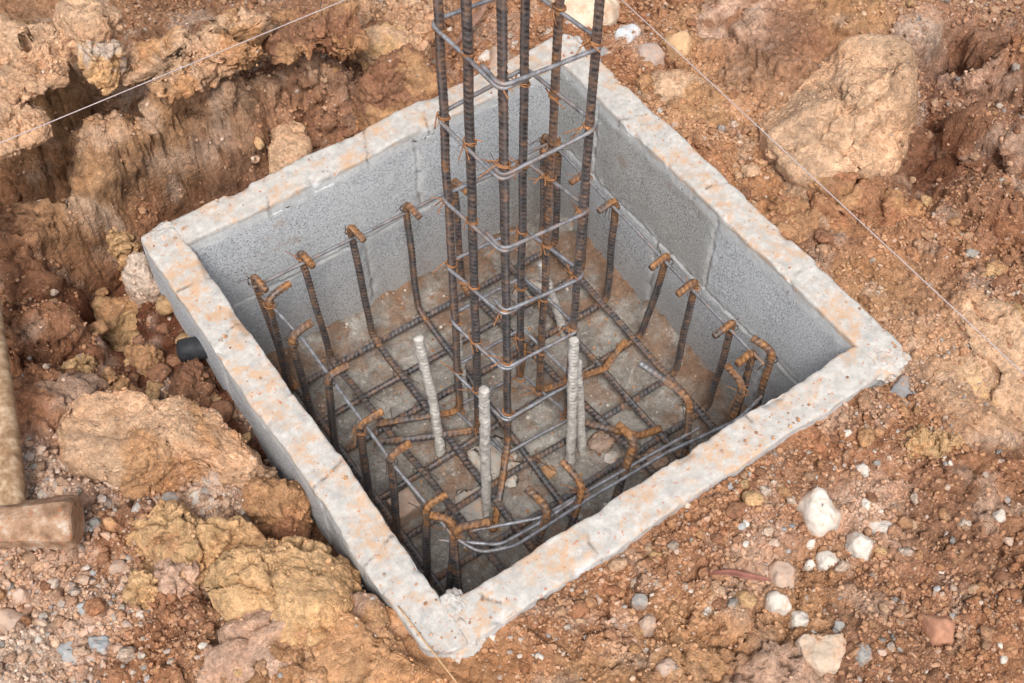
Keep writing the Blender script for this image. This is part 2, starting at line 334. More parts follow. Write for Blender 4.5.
# ------------------------------------------------------------------ the ground
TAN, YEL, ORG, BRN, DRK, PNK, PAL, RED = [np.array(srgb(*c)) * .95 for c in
    ((210, 174, 143), (210, 172, 129), (191, 148, 110), (154, 113, 88), (104, 64, 46), (204, 170, 148), (212, 192, 176), (172, 125, 94))]  # DRK: moist subsoil, also the shade of hollows and gaps put into colour
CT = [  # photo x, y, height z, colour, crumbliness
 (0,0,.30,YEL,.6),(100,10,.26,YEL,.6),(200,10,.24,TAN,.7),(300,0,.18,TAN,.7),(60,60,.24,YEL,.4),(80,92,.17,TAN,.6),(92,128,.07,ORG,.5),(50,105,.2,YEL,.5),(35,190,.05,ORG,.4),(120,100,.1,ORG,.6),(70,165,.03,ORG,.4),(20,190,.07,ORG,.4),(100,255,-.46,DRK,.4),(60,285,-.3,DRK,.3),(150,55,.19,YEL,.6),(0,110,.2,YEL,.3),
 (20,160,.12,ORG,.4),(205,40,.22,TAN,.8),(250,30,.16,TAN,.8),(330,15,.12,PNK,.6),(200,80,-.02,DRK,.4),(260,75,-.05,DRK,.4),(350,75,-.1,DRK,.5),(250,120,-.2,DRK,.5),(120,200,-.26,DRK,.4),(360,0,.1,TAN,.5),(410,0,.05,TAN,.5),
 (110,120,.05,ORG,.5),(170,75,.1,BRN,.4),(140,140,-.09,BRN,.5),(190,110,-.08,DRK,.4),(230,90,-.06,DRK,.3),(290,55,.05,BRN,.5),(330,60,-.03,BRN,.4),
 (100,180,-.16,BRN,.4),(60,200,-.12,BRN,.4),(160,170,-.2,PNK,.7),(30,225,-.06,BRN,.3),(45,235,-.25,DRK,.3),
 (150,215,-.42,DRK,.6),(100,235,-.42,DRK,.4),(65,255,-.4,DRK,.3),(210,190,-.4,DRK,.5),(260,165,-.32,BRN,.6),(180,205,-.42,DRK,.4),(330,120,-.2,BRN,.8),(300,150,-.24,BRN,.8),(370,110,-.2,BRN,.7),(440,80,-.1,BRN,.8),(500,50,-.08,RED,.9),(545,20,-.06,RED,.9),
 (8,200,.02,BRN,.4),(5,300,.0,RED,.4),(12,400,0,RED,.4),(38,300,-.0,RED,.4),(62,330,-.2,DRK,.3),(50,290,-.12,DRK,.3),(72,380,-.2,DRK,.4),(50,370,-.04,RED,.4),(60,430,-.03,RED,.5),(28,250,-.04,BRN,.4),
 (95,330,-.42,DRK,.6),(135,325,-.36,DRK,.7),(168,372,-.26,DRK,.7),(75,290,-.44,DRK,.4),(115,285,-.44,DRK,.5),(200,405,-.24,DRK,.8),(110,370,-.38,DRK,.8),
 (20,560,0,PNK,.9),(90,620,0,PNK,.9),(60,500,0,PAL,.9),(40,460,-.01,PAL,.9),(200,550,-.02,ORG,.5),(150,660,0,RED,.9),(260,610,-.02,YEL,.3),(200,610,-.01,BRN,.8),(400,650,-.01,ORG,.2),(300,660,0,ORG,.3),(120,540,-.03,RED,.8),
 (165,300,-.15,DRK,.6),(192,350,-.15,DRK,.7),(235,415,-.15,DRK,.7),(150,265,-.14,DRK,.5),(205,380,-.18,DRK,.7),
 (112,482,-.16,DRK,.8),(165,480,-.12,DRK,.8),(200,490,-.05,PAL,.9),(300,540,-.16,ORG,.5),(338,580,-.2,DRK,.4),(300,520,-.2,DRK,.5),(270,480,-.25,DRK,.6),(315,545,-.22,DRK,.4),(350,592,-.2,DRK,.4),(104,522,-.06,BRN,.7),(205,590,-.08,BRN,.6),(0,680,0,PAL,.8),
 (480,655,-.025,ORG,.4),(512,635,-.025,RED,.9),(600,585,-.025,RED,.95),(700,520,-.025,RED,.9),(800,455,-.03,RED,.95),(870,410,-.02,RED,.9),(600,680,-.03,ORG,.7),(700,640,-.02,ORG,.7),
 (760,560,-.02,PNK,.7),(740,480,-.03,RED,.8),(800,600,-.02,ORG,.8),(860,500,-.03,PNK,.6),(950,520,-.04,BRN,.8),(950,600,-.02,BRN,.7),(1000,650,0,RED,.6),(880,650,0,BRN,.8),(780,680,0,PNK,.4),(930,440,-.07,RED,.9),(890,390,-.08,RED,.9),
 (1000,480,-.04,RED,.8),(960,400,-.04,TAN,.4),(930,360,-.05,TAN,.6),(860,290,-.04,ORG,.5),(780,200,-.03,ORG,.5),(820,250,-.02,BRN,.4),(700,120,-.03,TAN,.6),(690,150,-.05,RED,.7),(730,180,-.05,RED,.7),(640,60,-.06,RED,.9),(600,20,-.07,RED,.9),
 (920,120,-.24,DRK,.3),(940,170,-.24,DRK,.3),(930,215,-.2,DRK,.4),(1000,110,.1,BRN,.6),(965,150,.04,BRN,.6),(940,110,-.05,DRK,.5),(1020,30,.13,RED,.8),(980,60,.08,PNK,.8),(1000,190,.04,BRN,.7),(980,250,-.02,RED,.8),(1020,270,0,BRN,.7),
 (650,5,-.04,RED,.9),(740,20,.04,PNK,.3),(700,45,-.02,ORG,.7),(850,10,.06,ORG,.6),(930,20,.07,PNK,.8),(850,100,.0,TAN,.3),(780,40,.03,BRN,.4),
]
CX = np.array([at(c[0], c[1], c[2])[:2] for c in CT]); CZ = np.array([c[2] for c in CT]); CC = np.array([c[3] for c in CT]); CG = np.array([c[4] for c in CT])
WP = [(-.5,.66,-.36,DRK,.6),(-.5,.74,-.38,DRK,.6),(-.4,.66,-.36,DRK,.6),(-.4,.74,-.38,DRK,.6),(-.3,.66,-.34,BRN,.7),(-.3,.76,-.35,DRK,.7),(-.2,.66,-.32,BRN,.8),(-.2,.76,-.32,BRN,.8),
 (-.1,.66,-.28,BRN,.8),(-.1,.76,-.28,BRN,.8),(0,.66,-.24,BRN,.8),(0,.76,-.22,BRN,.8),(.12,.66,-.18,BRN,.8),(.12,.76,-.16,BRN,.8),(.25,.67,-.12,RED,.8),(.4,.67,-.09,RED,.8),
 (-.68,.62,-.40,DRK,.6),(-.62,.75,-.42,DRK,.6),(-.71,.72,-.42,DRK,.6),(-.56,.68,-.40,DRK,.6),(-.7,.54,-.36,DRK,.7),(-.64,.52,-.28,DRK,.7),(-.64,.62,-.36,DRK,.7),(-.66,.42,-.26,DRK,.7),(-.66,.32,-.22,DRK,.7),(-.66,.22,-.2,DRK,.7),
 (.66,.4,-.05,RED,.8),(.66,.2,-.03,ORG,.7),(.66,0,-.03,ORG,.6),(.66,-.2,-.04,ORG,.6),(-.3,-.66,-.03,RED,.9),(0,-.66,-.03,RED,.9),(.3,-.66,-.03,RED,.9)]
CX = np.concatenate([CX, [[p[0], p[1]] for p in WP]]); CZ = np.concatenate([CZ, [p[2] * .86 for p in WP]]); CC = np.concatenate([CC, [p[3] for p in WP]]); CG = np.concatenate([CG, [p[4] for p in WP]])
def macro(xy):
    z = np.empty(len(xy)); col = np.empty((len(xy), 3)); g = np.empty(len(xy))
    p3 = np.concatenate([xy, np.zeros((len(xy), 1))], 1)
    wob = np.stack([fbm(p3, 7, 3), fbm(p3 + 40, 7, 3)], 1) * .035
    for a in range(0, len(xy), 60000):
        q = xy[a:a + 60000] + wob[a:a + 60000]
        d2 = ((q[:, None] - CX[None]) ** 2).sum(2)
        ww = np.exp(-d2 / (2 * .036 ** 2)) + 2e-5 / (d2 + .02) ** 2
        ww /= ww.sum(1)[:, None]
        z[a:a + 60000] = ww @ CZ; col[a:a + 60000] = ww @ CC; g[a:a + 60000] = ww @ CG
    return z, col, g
def soil_disp(P, g):
    """signed displacement along the surface normal; g = crumbliness"""
    wv = np.stack([fbm(P + k, 24, 3, .6) for k in (0, 31, 67)], 1)
    Q = P + .016 * wv
    f1, f2, cid = worley(Q, 13)
    plate = (_rp[cid, 0] - .5) * .026 * sstep(-.2, .4, fbm(P + 5, 4, 2)) + (.55 - f1) * .014
    crack = -.022 * (1 - sstep(.0, .09, f2 - f1)) * sstep(-.05, .35, fbm(P + 15, 3, 2))
    b = fbm(P, 5, 3) * .022 + ridged(P + 3, 11, 4) * .008
    f1b, f2b, cb_ = worley(P + .006 * wv, 40)
    crumb = ((.6 - f1b) * .012 + (_rp[cb_, 1] - .5) * .008) * sstep(.1, .6, g + .5 * fbm(P + 9, 6, 2))
    f1c, _, cc_ = worley(P + .003 * wv, 90)
    crumb2 = ((.6 - f1c) * .006 + (_rp[cc_, 1] - .5) * .005) * sstep(0, .7, g + .4 * fbm(P + 3, 9, 2))
    return b + plate + crack + crumb + crumb2 + fbm(P, 70, 3, .7) * .0035
st = .0052
fx = np.arange(-1.32, 1.78, st); fy = np.arange(-1.38, 1.75, st)
def tails(f):
    k = st * np.cumsum(1.35 ** np.arange(1, 28)); return np.concatenate([f[0] - k[::-1], f, f[-1] + k])
gx, gy = tails(fx), tails(fy)
GX, GY = np.meshgrid(gx, gy); xy = np.stack([GX.ravel(), GY.ravel()], 1)
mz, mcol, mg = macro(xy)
far = np.maximum(np.maximum(-1.3 - xy[:, 0], xy[:, 0] - 1.75), np.maximum(-1.35 - xy[:, 1], xy[:, 1] - 1.72)); far = np.clip(far, 0, None)
P0 = np.concatenate([xy, mz[:, None]], 1)
P0[:, 2] += fbm(P0 * np.array([1, 1, 0]), .35, 3) * np.clip(far, 0, 2) * .3
nx, ny = len(gx), len(gy)
ii = np.arange(ny - 1)[:, None] * nx + np.arange(nx - 1)[None]
FQ = np.stack([ii, ii + 1, ii + nx + 1, ii + nx], -1).reshape(-1, 4)
NRM = vnormals(P0, FQ)
damp = 1 / (1 + far * 2)
# keep the soil off the concrete: fade the relief right next to the walls
ox = np.maximum(np.abs(xy[:, 0]) - (W2 + T), np.abs(xy[:, 1]) - (L2 + T))
near = sstep(-.02, .05, ox)
D = soil_disp(P0, mg) * damp * (.35 + .65 * near)
PT = P0 + NRM * D[:, None]
lim = np.where(ox < .03, np.minimum(PT[:, 2], -.016 + .016 * fbm(P0, 26, 3)), PT[:, 2]); PT[:, 2] = lim
cen = xy[FQ].mean(1); hole = (np.abs(cen[:, 0]) < W2 + T * .5) & (np.abs(cen[:, 1]) < L2 + T * .5)
FT = FQ[~hole]
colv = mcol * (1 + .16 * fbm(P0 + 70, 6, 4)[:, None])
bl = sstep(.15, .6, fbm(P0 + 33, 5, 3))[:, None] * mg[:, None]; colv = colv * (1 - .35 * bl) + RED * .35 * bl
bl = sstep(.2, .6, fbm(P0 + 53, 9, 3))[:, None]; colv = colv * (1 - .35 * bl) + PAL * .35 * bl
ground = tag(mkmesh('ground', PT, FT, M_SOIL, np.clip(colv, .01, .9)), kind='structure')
NT_ = vnormals(PT, FQ)

# ------------------------------------------------------------------ loose crumbs and gravel (uncountable)
fine_mask = (far == 0) & (ox > .004)
idx = np.nonzero(fine_mask)[0]
def inview(P, m=30):
    d = P - CP; z = d @ CF; u = 512 + FPX * (d @ CR) / z; v = 341.5 - FPX * (d @ CU) / z
    return (u > -m) & (u < 1024 + m) & (v > -m) & (v < 683 + m), u, v
iv, iu, ivv = inview(PT[idx], 60); idx = idx[iv]; iu = iu[iv]; ivv = ivv[iv]
gp = np.clip(mg[idx] + .5 * fbm(PT[idx] + 2, 4, 3), .03, 1.3) ** 3.3 * np.clip(NT_[idx, 2], .05, 1)
gp /= gp.sum()
def scatter(name, n, rlo, rhi, pal, wts, lvl, seed, flat=.75, pos=None, mat=None):
    r_ = np.random.default_rng(seed); V0, F0 = ico(lvl)
    k = r_.choice(idx, n, p=gp) if pos is None else r_.choice(pos, n)
    P = PT[k] + r_.normal(size=(n, 3)) * .002
    r = rlo * (rhi / rlo) ** (r_.random(n) ** 2.6)
    sc = r[:, None] * np.stack([r_.uniform(.8, 1.25, n), r_.uniform(.7, 1.1, n), r_.uniform(.55, .9, n) * flat / .75], 1)
    th = r_.random(n) * 6.283; c, s = np.cos(th), np.sin(th)
    base = V0[None] * (1 + .7 * (r_.random((n, len(V0), 1)) - .5))
    V = base * sc[:, None]
    V = np.stack([V[..., 0] * c[:, None] - V[..., 1] * s[:, None], V[..., 0] * s[:, None] + V[..., 1] * c[:, None], V[..., 2]], -1)
    V = V + (P + NT_[k] * (r * .3)[:, None])[:, None]
    F = F0[None] + (np.arange(n) * len(V0))[:, None, None]
    pal = np.array(pal); ci = r_.choice(len(pal), n, p=np.array(wts) / sum(wts))
    cols = pal[ci] * r_.uniform(.78, 1.18, (n, 1)); own = colv[k]
    cols = np.where((ci < 3)[:, None], cols * .5 + own * .5 * r_.uniform(.8, 1.25, (n, 1)), cols)
    return tag(mkmesh(name, V.reshape(-1, 3), F.reshape(-1, 3), mat or M_CLOD, np.repeat(cols, len(V0), 0), smooth=lvl > 1), kind='stuff')
GRY, WHT, BGR = np.array(srgb(162, 156, 150)), np.array(srgb(198, 188, 178)), np.array(srgb(146, 146, 148))
o = scatter('soil_lumps', 2400, .006, .014, [RED, ORG, TAN, PAL, GRY, WHT], [5, 4, 3, 1.4, .35, .25], 2, 12)
tag(o, 'pea to walnut sized lumps of broken soil strewn over the dug earth', 'soil lumps')
gz = idx[((iu < 150) & (ivv > 430)) | ((iu < 300) & (ivv > 440) & (ivv < 520))]
o = scatter('gravel', 1500, .003, .0105, [PAL, PNK, TAN, GRY, WHT, BGR], [4, 4, 2, 3, 2, .7], 1, 13, pos=gz, mat=M_STONE)
tag(o, 'pale grey and pinkish gravel scattered around the hammer', 'gravel')
gz = idx[(iu > 480) & (ivv > 350) & (ivv + .62 * (iu - 480) > 640) & (ivv + .62 * (iu - 480) < 720)]
o = scatter('mortar_crumbs', 420, .002, .006, [PAL, PNK, TAN, GRY, WHT, BGR], [2, 2, 1, 5, 3, 2], 1, 14, pos=gz, mat=M_STONE)
tag(o, 'grey mortar crumbs dropped along the near right edge of the wall', 'mortar crumbs')

# ------------------------------------------------------------------ clods and stones
def groundz(x, y):
    j = np.clip(np.searchsorted(gx, x), 0, nx - 1); i = np.clip(np.searchsorted(gy, y), 0, ny - 1); return PT[i * nx + j, 2]
CLP = []
def clod(name, poly, zb, hgt, col, lvl=5, rough=1., crack=.5, mat=None, col2=None, flat=3., seed=0, deep=None, lump=1., tilt=(0, 0), cuts=14, cutd=(.62, .95)):
    """lump of soil whose plan follows poly (photo px read at mid height)"""
    mat = mat or M_CLOD
    pp = np.array([at(x, y, zb + hgt * .6)[:2] for x, y in poly]); c = pp.mean(0); d = (pp - c) * 1.07
    ang = np.arctan2(d[:, 1], d[:, 0]); rad = np.hypot(d[:, 0], d[:, 1]); o = np.argsort(ang); ang, rad = ang[o], rad[o]
    V, F = ico(lvl); th = np.arctan2(V[:, 1], V[:, 0])
    ae = np.concatenate([ang - 2 * math.pi, ang, ang + 2 * math.pi]); re = np.tile(rad, 3); R = np.interp(th, ae, re)
    hr = np.hypot(V[:, 0], V[:, 1]); S = (hr ** flat + np.abs(V[:, 2]) ** flat) ** (-1 / flat)
    rs = np.random.default_rng(int(seed * 13 + 5))
    V = V * S[:, None]; size = rad.mean(); lump = lump * .7; col = np.array(col) * 1.06
    for q in range(cuts):
        nn = rs.normal(size=3); nn[2] = abs(nn[2]) * (.8 if cuts < 20 else .6) + (.12 if cuts < 20 else 0); nn /= np.linalg.norm(nn)
        ex = V @ nn - rs.uniform(*cutd); V = V - nn * np.where(ex > 0, ex * .93, 0)[:, None]
    hd = np.where(V[:, 2] > 0, hgt, (.06 + size * .3) if deep is None else deep)
    hh = np.hypot(V[:, 0], V[:, 1]); P = np.stack([R * hh * np.cos(th), R * hh * np.sin(th), V[:, 2] * hd], 1)
    P[:, 2] += np.where(V[:, 2] > 0, tilt[0] * P[:, 0] + tilt[1] * P[:, 1], 0)
    Q = P + np.array([c[0], c[1], seed * 1.7]); N = vnormals(P, F)
    f1, f2, cid = worley(Q + .15 * size * np.stack([fbm(Q, 3 / size * .3, 2)] * 3, 1), .5 / size * 1.5)
    facet = (_rp[cid, 0] - .5) * size * .10 * rough
    wv = np.stack([fbm(Q + k, 28, 3, .6) for k in (0, 31, 67)], 1)
    a1, a2, ac = worley(Q + .012 * wv, 20); b1, _, bc = worley(Q + .005 * wv, 52); c1, _, ccd = worley(Q, 110)
    lm = lump * sstep(-.35, .35, fbm(Q + 4, 1.6 / size, 3))
    dd = facet + fbm(Q, .9 / size, 4, .55) * size * .12 * rough + ((.6 - a1) * .009 + (_rp[ac, 1] - .5) * .012) * lm + ((.6 - b1) * .007 + (_rp[bc, 1] - .5) * .005) * lm + ((.6 - c1) * .003 + (_rp[ccd, 2] - .5) * .0025) * min(lump, 1.2) + fbm(Q, 60, 4, .7) * .003 * min(1, lump + .3)
    if crack:
        for fq, wd, dp, lo_ in ((1.25 / size, .0042, .024, -.4), (3. / size, .0032, .008, .05)):
            k1, k2, _ = worley(Q + (.010 if fq < 20 else .006) * wv, fq); dist = (k2 - k1) / fq / 2
            dd -= crack * dp * (1 - sstep(.0006, wd * (.6 + .8 * sstep(-.4, .5, fbm(Q + 6, 2 / size, 2))), dist)) * sstep(lo_, lo_ + .25, fbm(Q + 2, 1.6 / size, 2))
    P = P + N * dd[:, None]
    base = np.array(col); cl = np.tile(base, (len(P), 1))
    if col2 is not None:
        m = sstep(-.12, .25, fbm(Q + 8, .8 / size, 4, .6))[:, None]; cl = cl * (1 - m) + np.array(col2) * m
    cl = cl * (1 + .12 * fbm(Q + 3, 14, 3)[:, None])
    ob = mkmesh(name, P, F, mat, np.clip(cl, .01, .95)); ob.location = (c[0], c[1], zb)
    if mat is M_CLOD:
        N2 = vnormals(P, F); up = np.nonzero(N2[:, 2] > .35)[0]; CLP.append(np.concatenate([P[up] + [c[0], c[1], zb], N2[up], cl[up], np.full((len(up), 1), size * size / len(P))], 1))
    return ob
def hitz(px, py):
    for z in np.arange(.4, -.6, -.004):
        q = at(px, py, z)
        if groundz(q[0], q[1]) >= z: return z
    return -.3
def C(label, poly, zb, hgt, col, cat='clod', name='soil_clod', **k):
    return tag(clod(name, poly, zb, hgt, col, **k), label, cat)

C('big rough orange tan clod lying across the trench left of the concrete box', [(64,432),(72,402),(112,390),(160,394),(215,402),(258,425),(271,452),(240,466),(190,462),(140,475),(98,470),(72,452)], -.05, .105, TAN*.95, lvl=6, col2=ORG, crack=.3, seed=1, lump=1.2, flat=5, cuts=6, deep=.1)
C('orange brown clod wedged between the big tan clod and the box wall', [(205,480),(245,466),(290,468),(304,500),(296,528),(262,518),(225,505)], -.14, .11, ORG, col2=BRN, seed=2, lump=1.5)
C('flat yellowish slab of clay with pale patches below the gravel', [(108,522),(150,505),(200,508),(240,520),(262,545),(225,566),(165,572),(128,552)], -.04, .075, YEL*.95, lvl=6, col2=ORG, crack=1., flat=5, seed=3, lump=.3, cuts=5)
C('yellow cracked clod leaning against the near left wall of the box', [(205,570),(245,530),(300,532),(345,560),(348,592),(310,640),(245,628),(210,600)], -.05, .11, YEL*1.05, lvl=6, col2=YEL*.9, crack=1.1, flat=5, seed=4, lump=.35, cuts=7)
C('smooth orange cracked clay slab under the front corner of the box', [(200,660),(255,625),(345,596),(392,620),(455,652),(505,690),(440,730),(220,730)], -.05, .07, ORG*1.05, lvl=6, col2=PNK, crack=1.1, flat=5, seed=5, lump=.25, cuts=5)
C('small dark red crumbly lump in front of the yellow slab', [(130,585),(165,572),(190,590),(185,628),(150,635),(132,615)], -.03, .04, RED, col2=BRN, seed=6, lump=1.6)
C('yellow sulphur coloured small clod above the dark red lump', [(122,570),(150,562),(162,580),(150,602),(128,600)], -.01, .05, YEL, seed=61, lump=1.3)
C('pinkish small clod between the yellow slab and the cracked clod', [(150,555),(190,550),(200,572),(175,590),(153,582)], -.02, .05, PNK, seed=62, lump=1.)
C('large brown clod behind the rear left wall beside the column bars', [(355,62),(380,45),(420,48),(448,65),(440,95),(402,112),(366,100)], -.12, .17, ORG*.95, lvl=6, col2=BRN, seed=7, lump=1.5, cuts=7, deep=.1)
C('yellow clod perched on top of the large brown clod', [(356,28),(385,12),(422,30),(424,48),(388,50),(360,44)], 0., .06, YEL, col2=TAN, seed=8, lump=1.2)
C('lone squarish tan clod beside the rear left wall in the back trench', [(258,126),(287,118),(307,140),(301,164),(266,172),(256,150)], hitz(275, 160) - .01, .15, TAN*1.05, seed=9, crack=.2, lump=.7, flat=4, cuts=7, deep=.08)
C('blocky yellow clod on the bank at the upper left corner', [(-12,18),(30,8),(58,16),(62,48),(45,78),(12,84),(-15,60)], .24, .035, TAN, lvl=6, col2=TAN, seed=10, crack=.8, lump=1.2, cuts=14, flat=3.5, deep=.04, rough=2.)
C('tan clod jutting over the bank below the blocky yellow clod', [(-15,84),(20,84),(36,118),(18,142),(-15,144)], .18, .03, TAN*.97, col2=TAN, seed=11, crack=.8, lump=1., cuts=14, lvl=6, flat=3.5, deep=.03, rough=2.)
C('pale tan clod second from the left along the top of the bank', [(66,-8),(100,-10),(108,18),(92,40),(70,30)], .25, .05, TAN, seed=12, cuts=8, lump=.6, flat=4, deep=.05)
C('tan clod with ragged side at the top of the bank above the string', [(86,36),(110,30),(112,52),(98,72),(84,60)], .22, .05, YEL, col2=PAL, seed=13, cuts=8, lump=.6, flat=4, deep=.05)
C('round orange clod at the left corner of the concrete box', [(101,230),(122,222),(138,234),(124,250),(104,247)], max(hitz(118, 248), -.2) - .02, .1, YEL*.95, seed=14, deep=.2, lump=1.2)
C('pale pink clod tucked under the left corner of the box', [(124,252),(148,250),(158,270),(140,280),(126,274)], -.17, .1, PAL, seed=15, deep=.2, crack=.1)
C('angular ochre clod deepest in the left trench', [(80,312),(95,300),(125,299),(152,292),(162,310),(132,337),(102,334)], hitz(105, 332) - .02, .11, YEL*.85, col2=ORG, seed=16, crack=.2)
C('ochre clod at the back of the left trench near the wall', [(120,285),(140,276),(164,286),(160,310),(130,308)], hitz(140, 306) - .02, .12, YEL*.8, seed=17, crack=.2)
C('rounded brown clod in the trench beside the black pipe', [(125,342),(150,334),(170,348),(162,368),(132,364)], hitz(148, 362) - .02, .1, ORG*.9, seed=18, crack=.2)
C('dark red crumbly clod against the wall below the black pipe', [(162,375),(198,356),(216,380),(208,404),(178,408)], -.2, .1, BRN*.8, seed=19, lump=1.7)
C('small ochre clod at the foot of the left trench slope', [(68,350),(88,346),(92,362),(84,378),(68,372)], hitz(78, 372) - .02, .08, YEL*.8, seed=20)
C('small brown clod between the ochre and dark red clods in the trench', [(98,370),(126,366),(130,392),(106,400)], hitz(115, 394) - .02, .1, ORG*.9, seed=21, lump=1.4)
C('huge flat topped orange tan clod at upper right behind the string', [(766,88),(790,58),(830,36),(880,44),(912,62),(914,95),(900,120),(906,158),(880,182),(840,168),(800,150),(775,112)], -.03, .17, TAN*1.08, lvl=6, col2=TAN*.85, crack=.9, flat=4, seed=22, lump=.6, cuts=8)
C('red brown cracked clod just below the huge flat topped clod', [(800,158),(850,170),(900,190),(932,216),(905,230),(850,218),(805,190)], -.06, .08, RED, lvl=6, col2=ORG, crack=1.3, seed=23, lump=.6, cuts=6)
C('red brown clod crossed by the right hand string above the wall', [(772,180),(830,205),(850,240),(800,248),(765,214)], -.06, .06, RED*1.05, col2=ORG, crack=1.3, seed=24, lump=.4, flat=4, cuts=5)
C('broad tan lump behind the rear right wall', [(658,72),(700,70),(762,96),(756,135),(700,132),(662,104)], -.08, .075, TAN, lvl=6, col2=ORG, crack=1., seed=25, lump=.7, flat=4, cuts=6)
C('small tan clod next to the grey pink stone near the back corner', [(632,70),(655,66),(664,84),(645,100),(632,90)], -.07, .07, ORG, seed=26, lump=1.3)
C('broad cracked tan clay slab at the right edge of the ground', [(940,335),(955,298),(1000,288),(1060,290),(1070,430),(1000,440),(945,395)], -.08, .10, TAN, lvl=6, col2=YEL, crack=1.1, flat=5, seed=27, lump=.25, cuts=5)
C('rough tan clod between the cracked slab and the right wall corner', [(868,300),(915,290),(940,305),(936,345),(915,372),(884,340)], -.09, .075, TAN, lvl=6, col2=ORG, crack=.7, seed=28)
C('small yellow clod next to a hole right of the string', [(978,266),(1000,262),(1012,275),(995,284),(980,280)], -.03, .05, YEL, seed=29)
C('dark brown soil mass at far right below the hole', [(950,218),(985,205),(1040,210),(1040,262),(975,264),(950,245)], -.08, .1, BRN, lvl=6, col2=RED, seed=30, lump=1.4, crack=.2)
C('smooth pinkish lump at the top edge of the ground', [(706,-20),(775,-20),(792,18),(760,40),(722,44),(702,22)], -.04, .1, PNK*.95, lvl=6, col2=BRN, seed=31, crack=.1, lump=.5)
C('tan clod in the pile beyond the right corner of the box', [(905,425),(925,420),(935,440),(918,452),(902,445)], -.06, .045, YEL, seed=32)
C('yellow tan clod beside the broken block end', [(935,425),(958,428),(960,450),(940,455)], -.06, .045, YEL*.95, seed=33)
C('rounded ochre lump half buried near the front right wall', [(690,530),(712,526),(718,545),(700,556),(688,548)], -.05, .035, YEL*.95, seed=34, crack=.1)
C('pinkish flat lump pressed in the soil left of the white rocks', [(718,505),(742,506),(744,525),(722,528)], -.05, .032, PNK, seed=35, crack=.1)
C('tan clod at the bottom edge of the photo right of the slab', [(698,650),(730,645),(745,668),(720,690),(696,680)], -.04, .035, ORG, seed=36)
C('small tan clod at the top centre left of the bark strip', [(400,-6),(430,-8),(440,12),(415,22),(398,12)], .0, .06, TAN, seed=37)

C('long overhanging lip of tan earth along the top of the back bank', [(112,70),(135,42),(190,30),(222,6),(275,14),(262,40),(228,38),(205,60),(172,58),(150,84),(128,76)], .17, .03, ORG, lvl=6, col2=TAN, seed=41, lump=2.6, flat=3, deep=.05, cuts=12, rough=2.2, crack=1.2)
C('overhanging lip of earth at the top of the back bank left of the hanging wire', [(262,8),(330,-6),(362,20),(345,50),(318,40),(296,48),(270,36)], .10, .03, ORG*.9, lvl=6, col2=BRN, seed=42, lump=2.6, flat=3, deep=.05, cuts=12, rough=2.2, crack=1.2)
def S(label, poly, zb, hgt, col, seed=0, name='stone', cat='stone', lvl=4):
    c = at(*np.mean(poly, 0), zb); z0 = groundz(c[0], c[1])
    return tag(clod(name, poly, z0 - .001, hgt, np.array(col) * .93, lvl=lvl, rough=.5, crack=0, mat=M_STONE, lump=.22, flat=3.2, seed=seed, cuts=22, cutd=(.66, .95)), label, cat)
WS = np.array(srgb(218, 210, 200)); GS = np.array(srgb(152, 150, 147)); PS = np.array(srgb(190, 166, 150))
S('largest white rock, upright oval above the other white rocks', [(803,490),(818,484),(830,492),(838,520),(830,531),(812,522)], -.03, .04, WS, 1)
S('squarish white rock directly below the pointed white chip', [(847,536),(862,527),(876,538),(872,557),(852,554)], -.03, .034, WS, 2)
S('pointed white chip leaning above the squarish white rock', [(866,514),(880,517),(898,537),(882,536)], -.03, .026, WS, 3)
S('low white chip to the left of the squarish white rock', [(818,554),(835,549),(843,562),(820,567)], -.03, .02, WS, 4)
S('rounded white stone with a grey side, topmost of the white rocks', [(854,466),(864,461),(872,468),(868,477),(857,475)], -.03, .022, WS, 5)
S('tiny white flake between the topmost stone and the pointed chip', [(862,500),(872,498),(876,505),(864,507)], -.03, .012, WS, 6)
S('thin white sliver just left of the pointed chip', [(856,516),(869,512),(871,517),(858,520)], -.03, .01, WS, 7)
S('small cream chip right of the pointed white chip', [(903,520),(911,518),(914,526),(906,529)], -.03, .012, WS*.95, 45)
S('flat white chip between the low chip and the dusty pinkish stone', [(805,560),(814,558),(816,566),(808,569)], -.03, .01, WS, 46)
S('tiny white stone left of the squarish white rock', [(808,538),(815,537),(817,546),(810,548)], -.03, .012, WS, 8)
S('flat pale tan stone at the lower edge right of centre', [(800,636),(822,633),(838,632),(847,662),(830,672),(812,670)], -.01, .014, np.array(srgb(208,188,168)), 9, lvl=5)
S('dusty pinkish round stone left of the low white chip', [(770,563),(788,557),(800,570),(792,585),(773,581)], -.02, .026, PS, 10)
S('long cream stone below the dusty pinkish round stone', [(766,588),(780,590),(793,604),(782,608),(767,600)], -.02, .02, WS*.95, 11)
S('narrow cream stone standing beside the small ochre pebble', [(797,607),(804,608),(806,627),(798,629)], -.02, .018, WS*.9, 12)
S('long pinkish orange stone at the lower right', [(924,614),(934,610),(960,636),(958,646),(944,642)], -.01, .026, np.array(srgb(180,132,108)), 13)
S('flat grey flint at the lower right of the pale tan stone', [(852,652),(874,646),(872,653),(858,661)], -.01, .012, GS*1.1, 14)
S('small grey stone above the flat grey flint', [(834,622),(844,620),(847,630),(838,632)], -.01, .014, GS*1.1, 15)
S('pinkish grey stone with brown face near the back corner', [(634,42),(650,39),(668,57),(657,66),(642,56)], -.05, .035, np.array(srgb(178,160,150)), 16)
S('upright pale grey sliver left of the pinkish grey stone', [(622,22),(630,19),(635,36),(628,40)], -.05, .03, np.array(srgb(200,204,208)), 17)
S('tan stone above the pinkish grey stone', [(672,30),(684,26),(696,38),(688,48),(675,44)], -.05, .03, np.array(srgb(205,170,132)), 18)
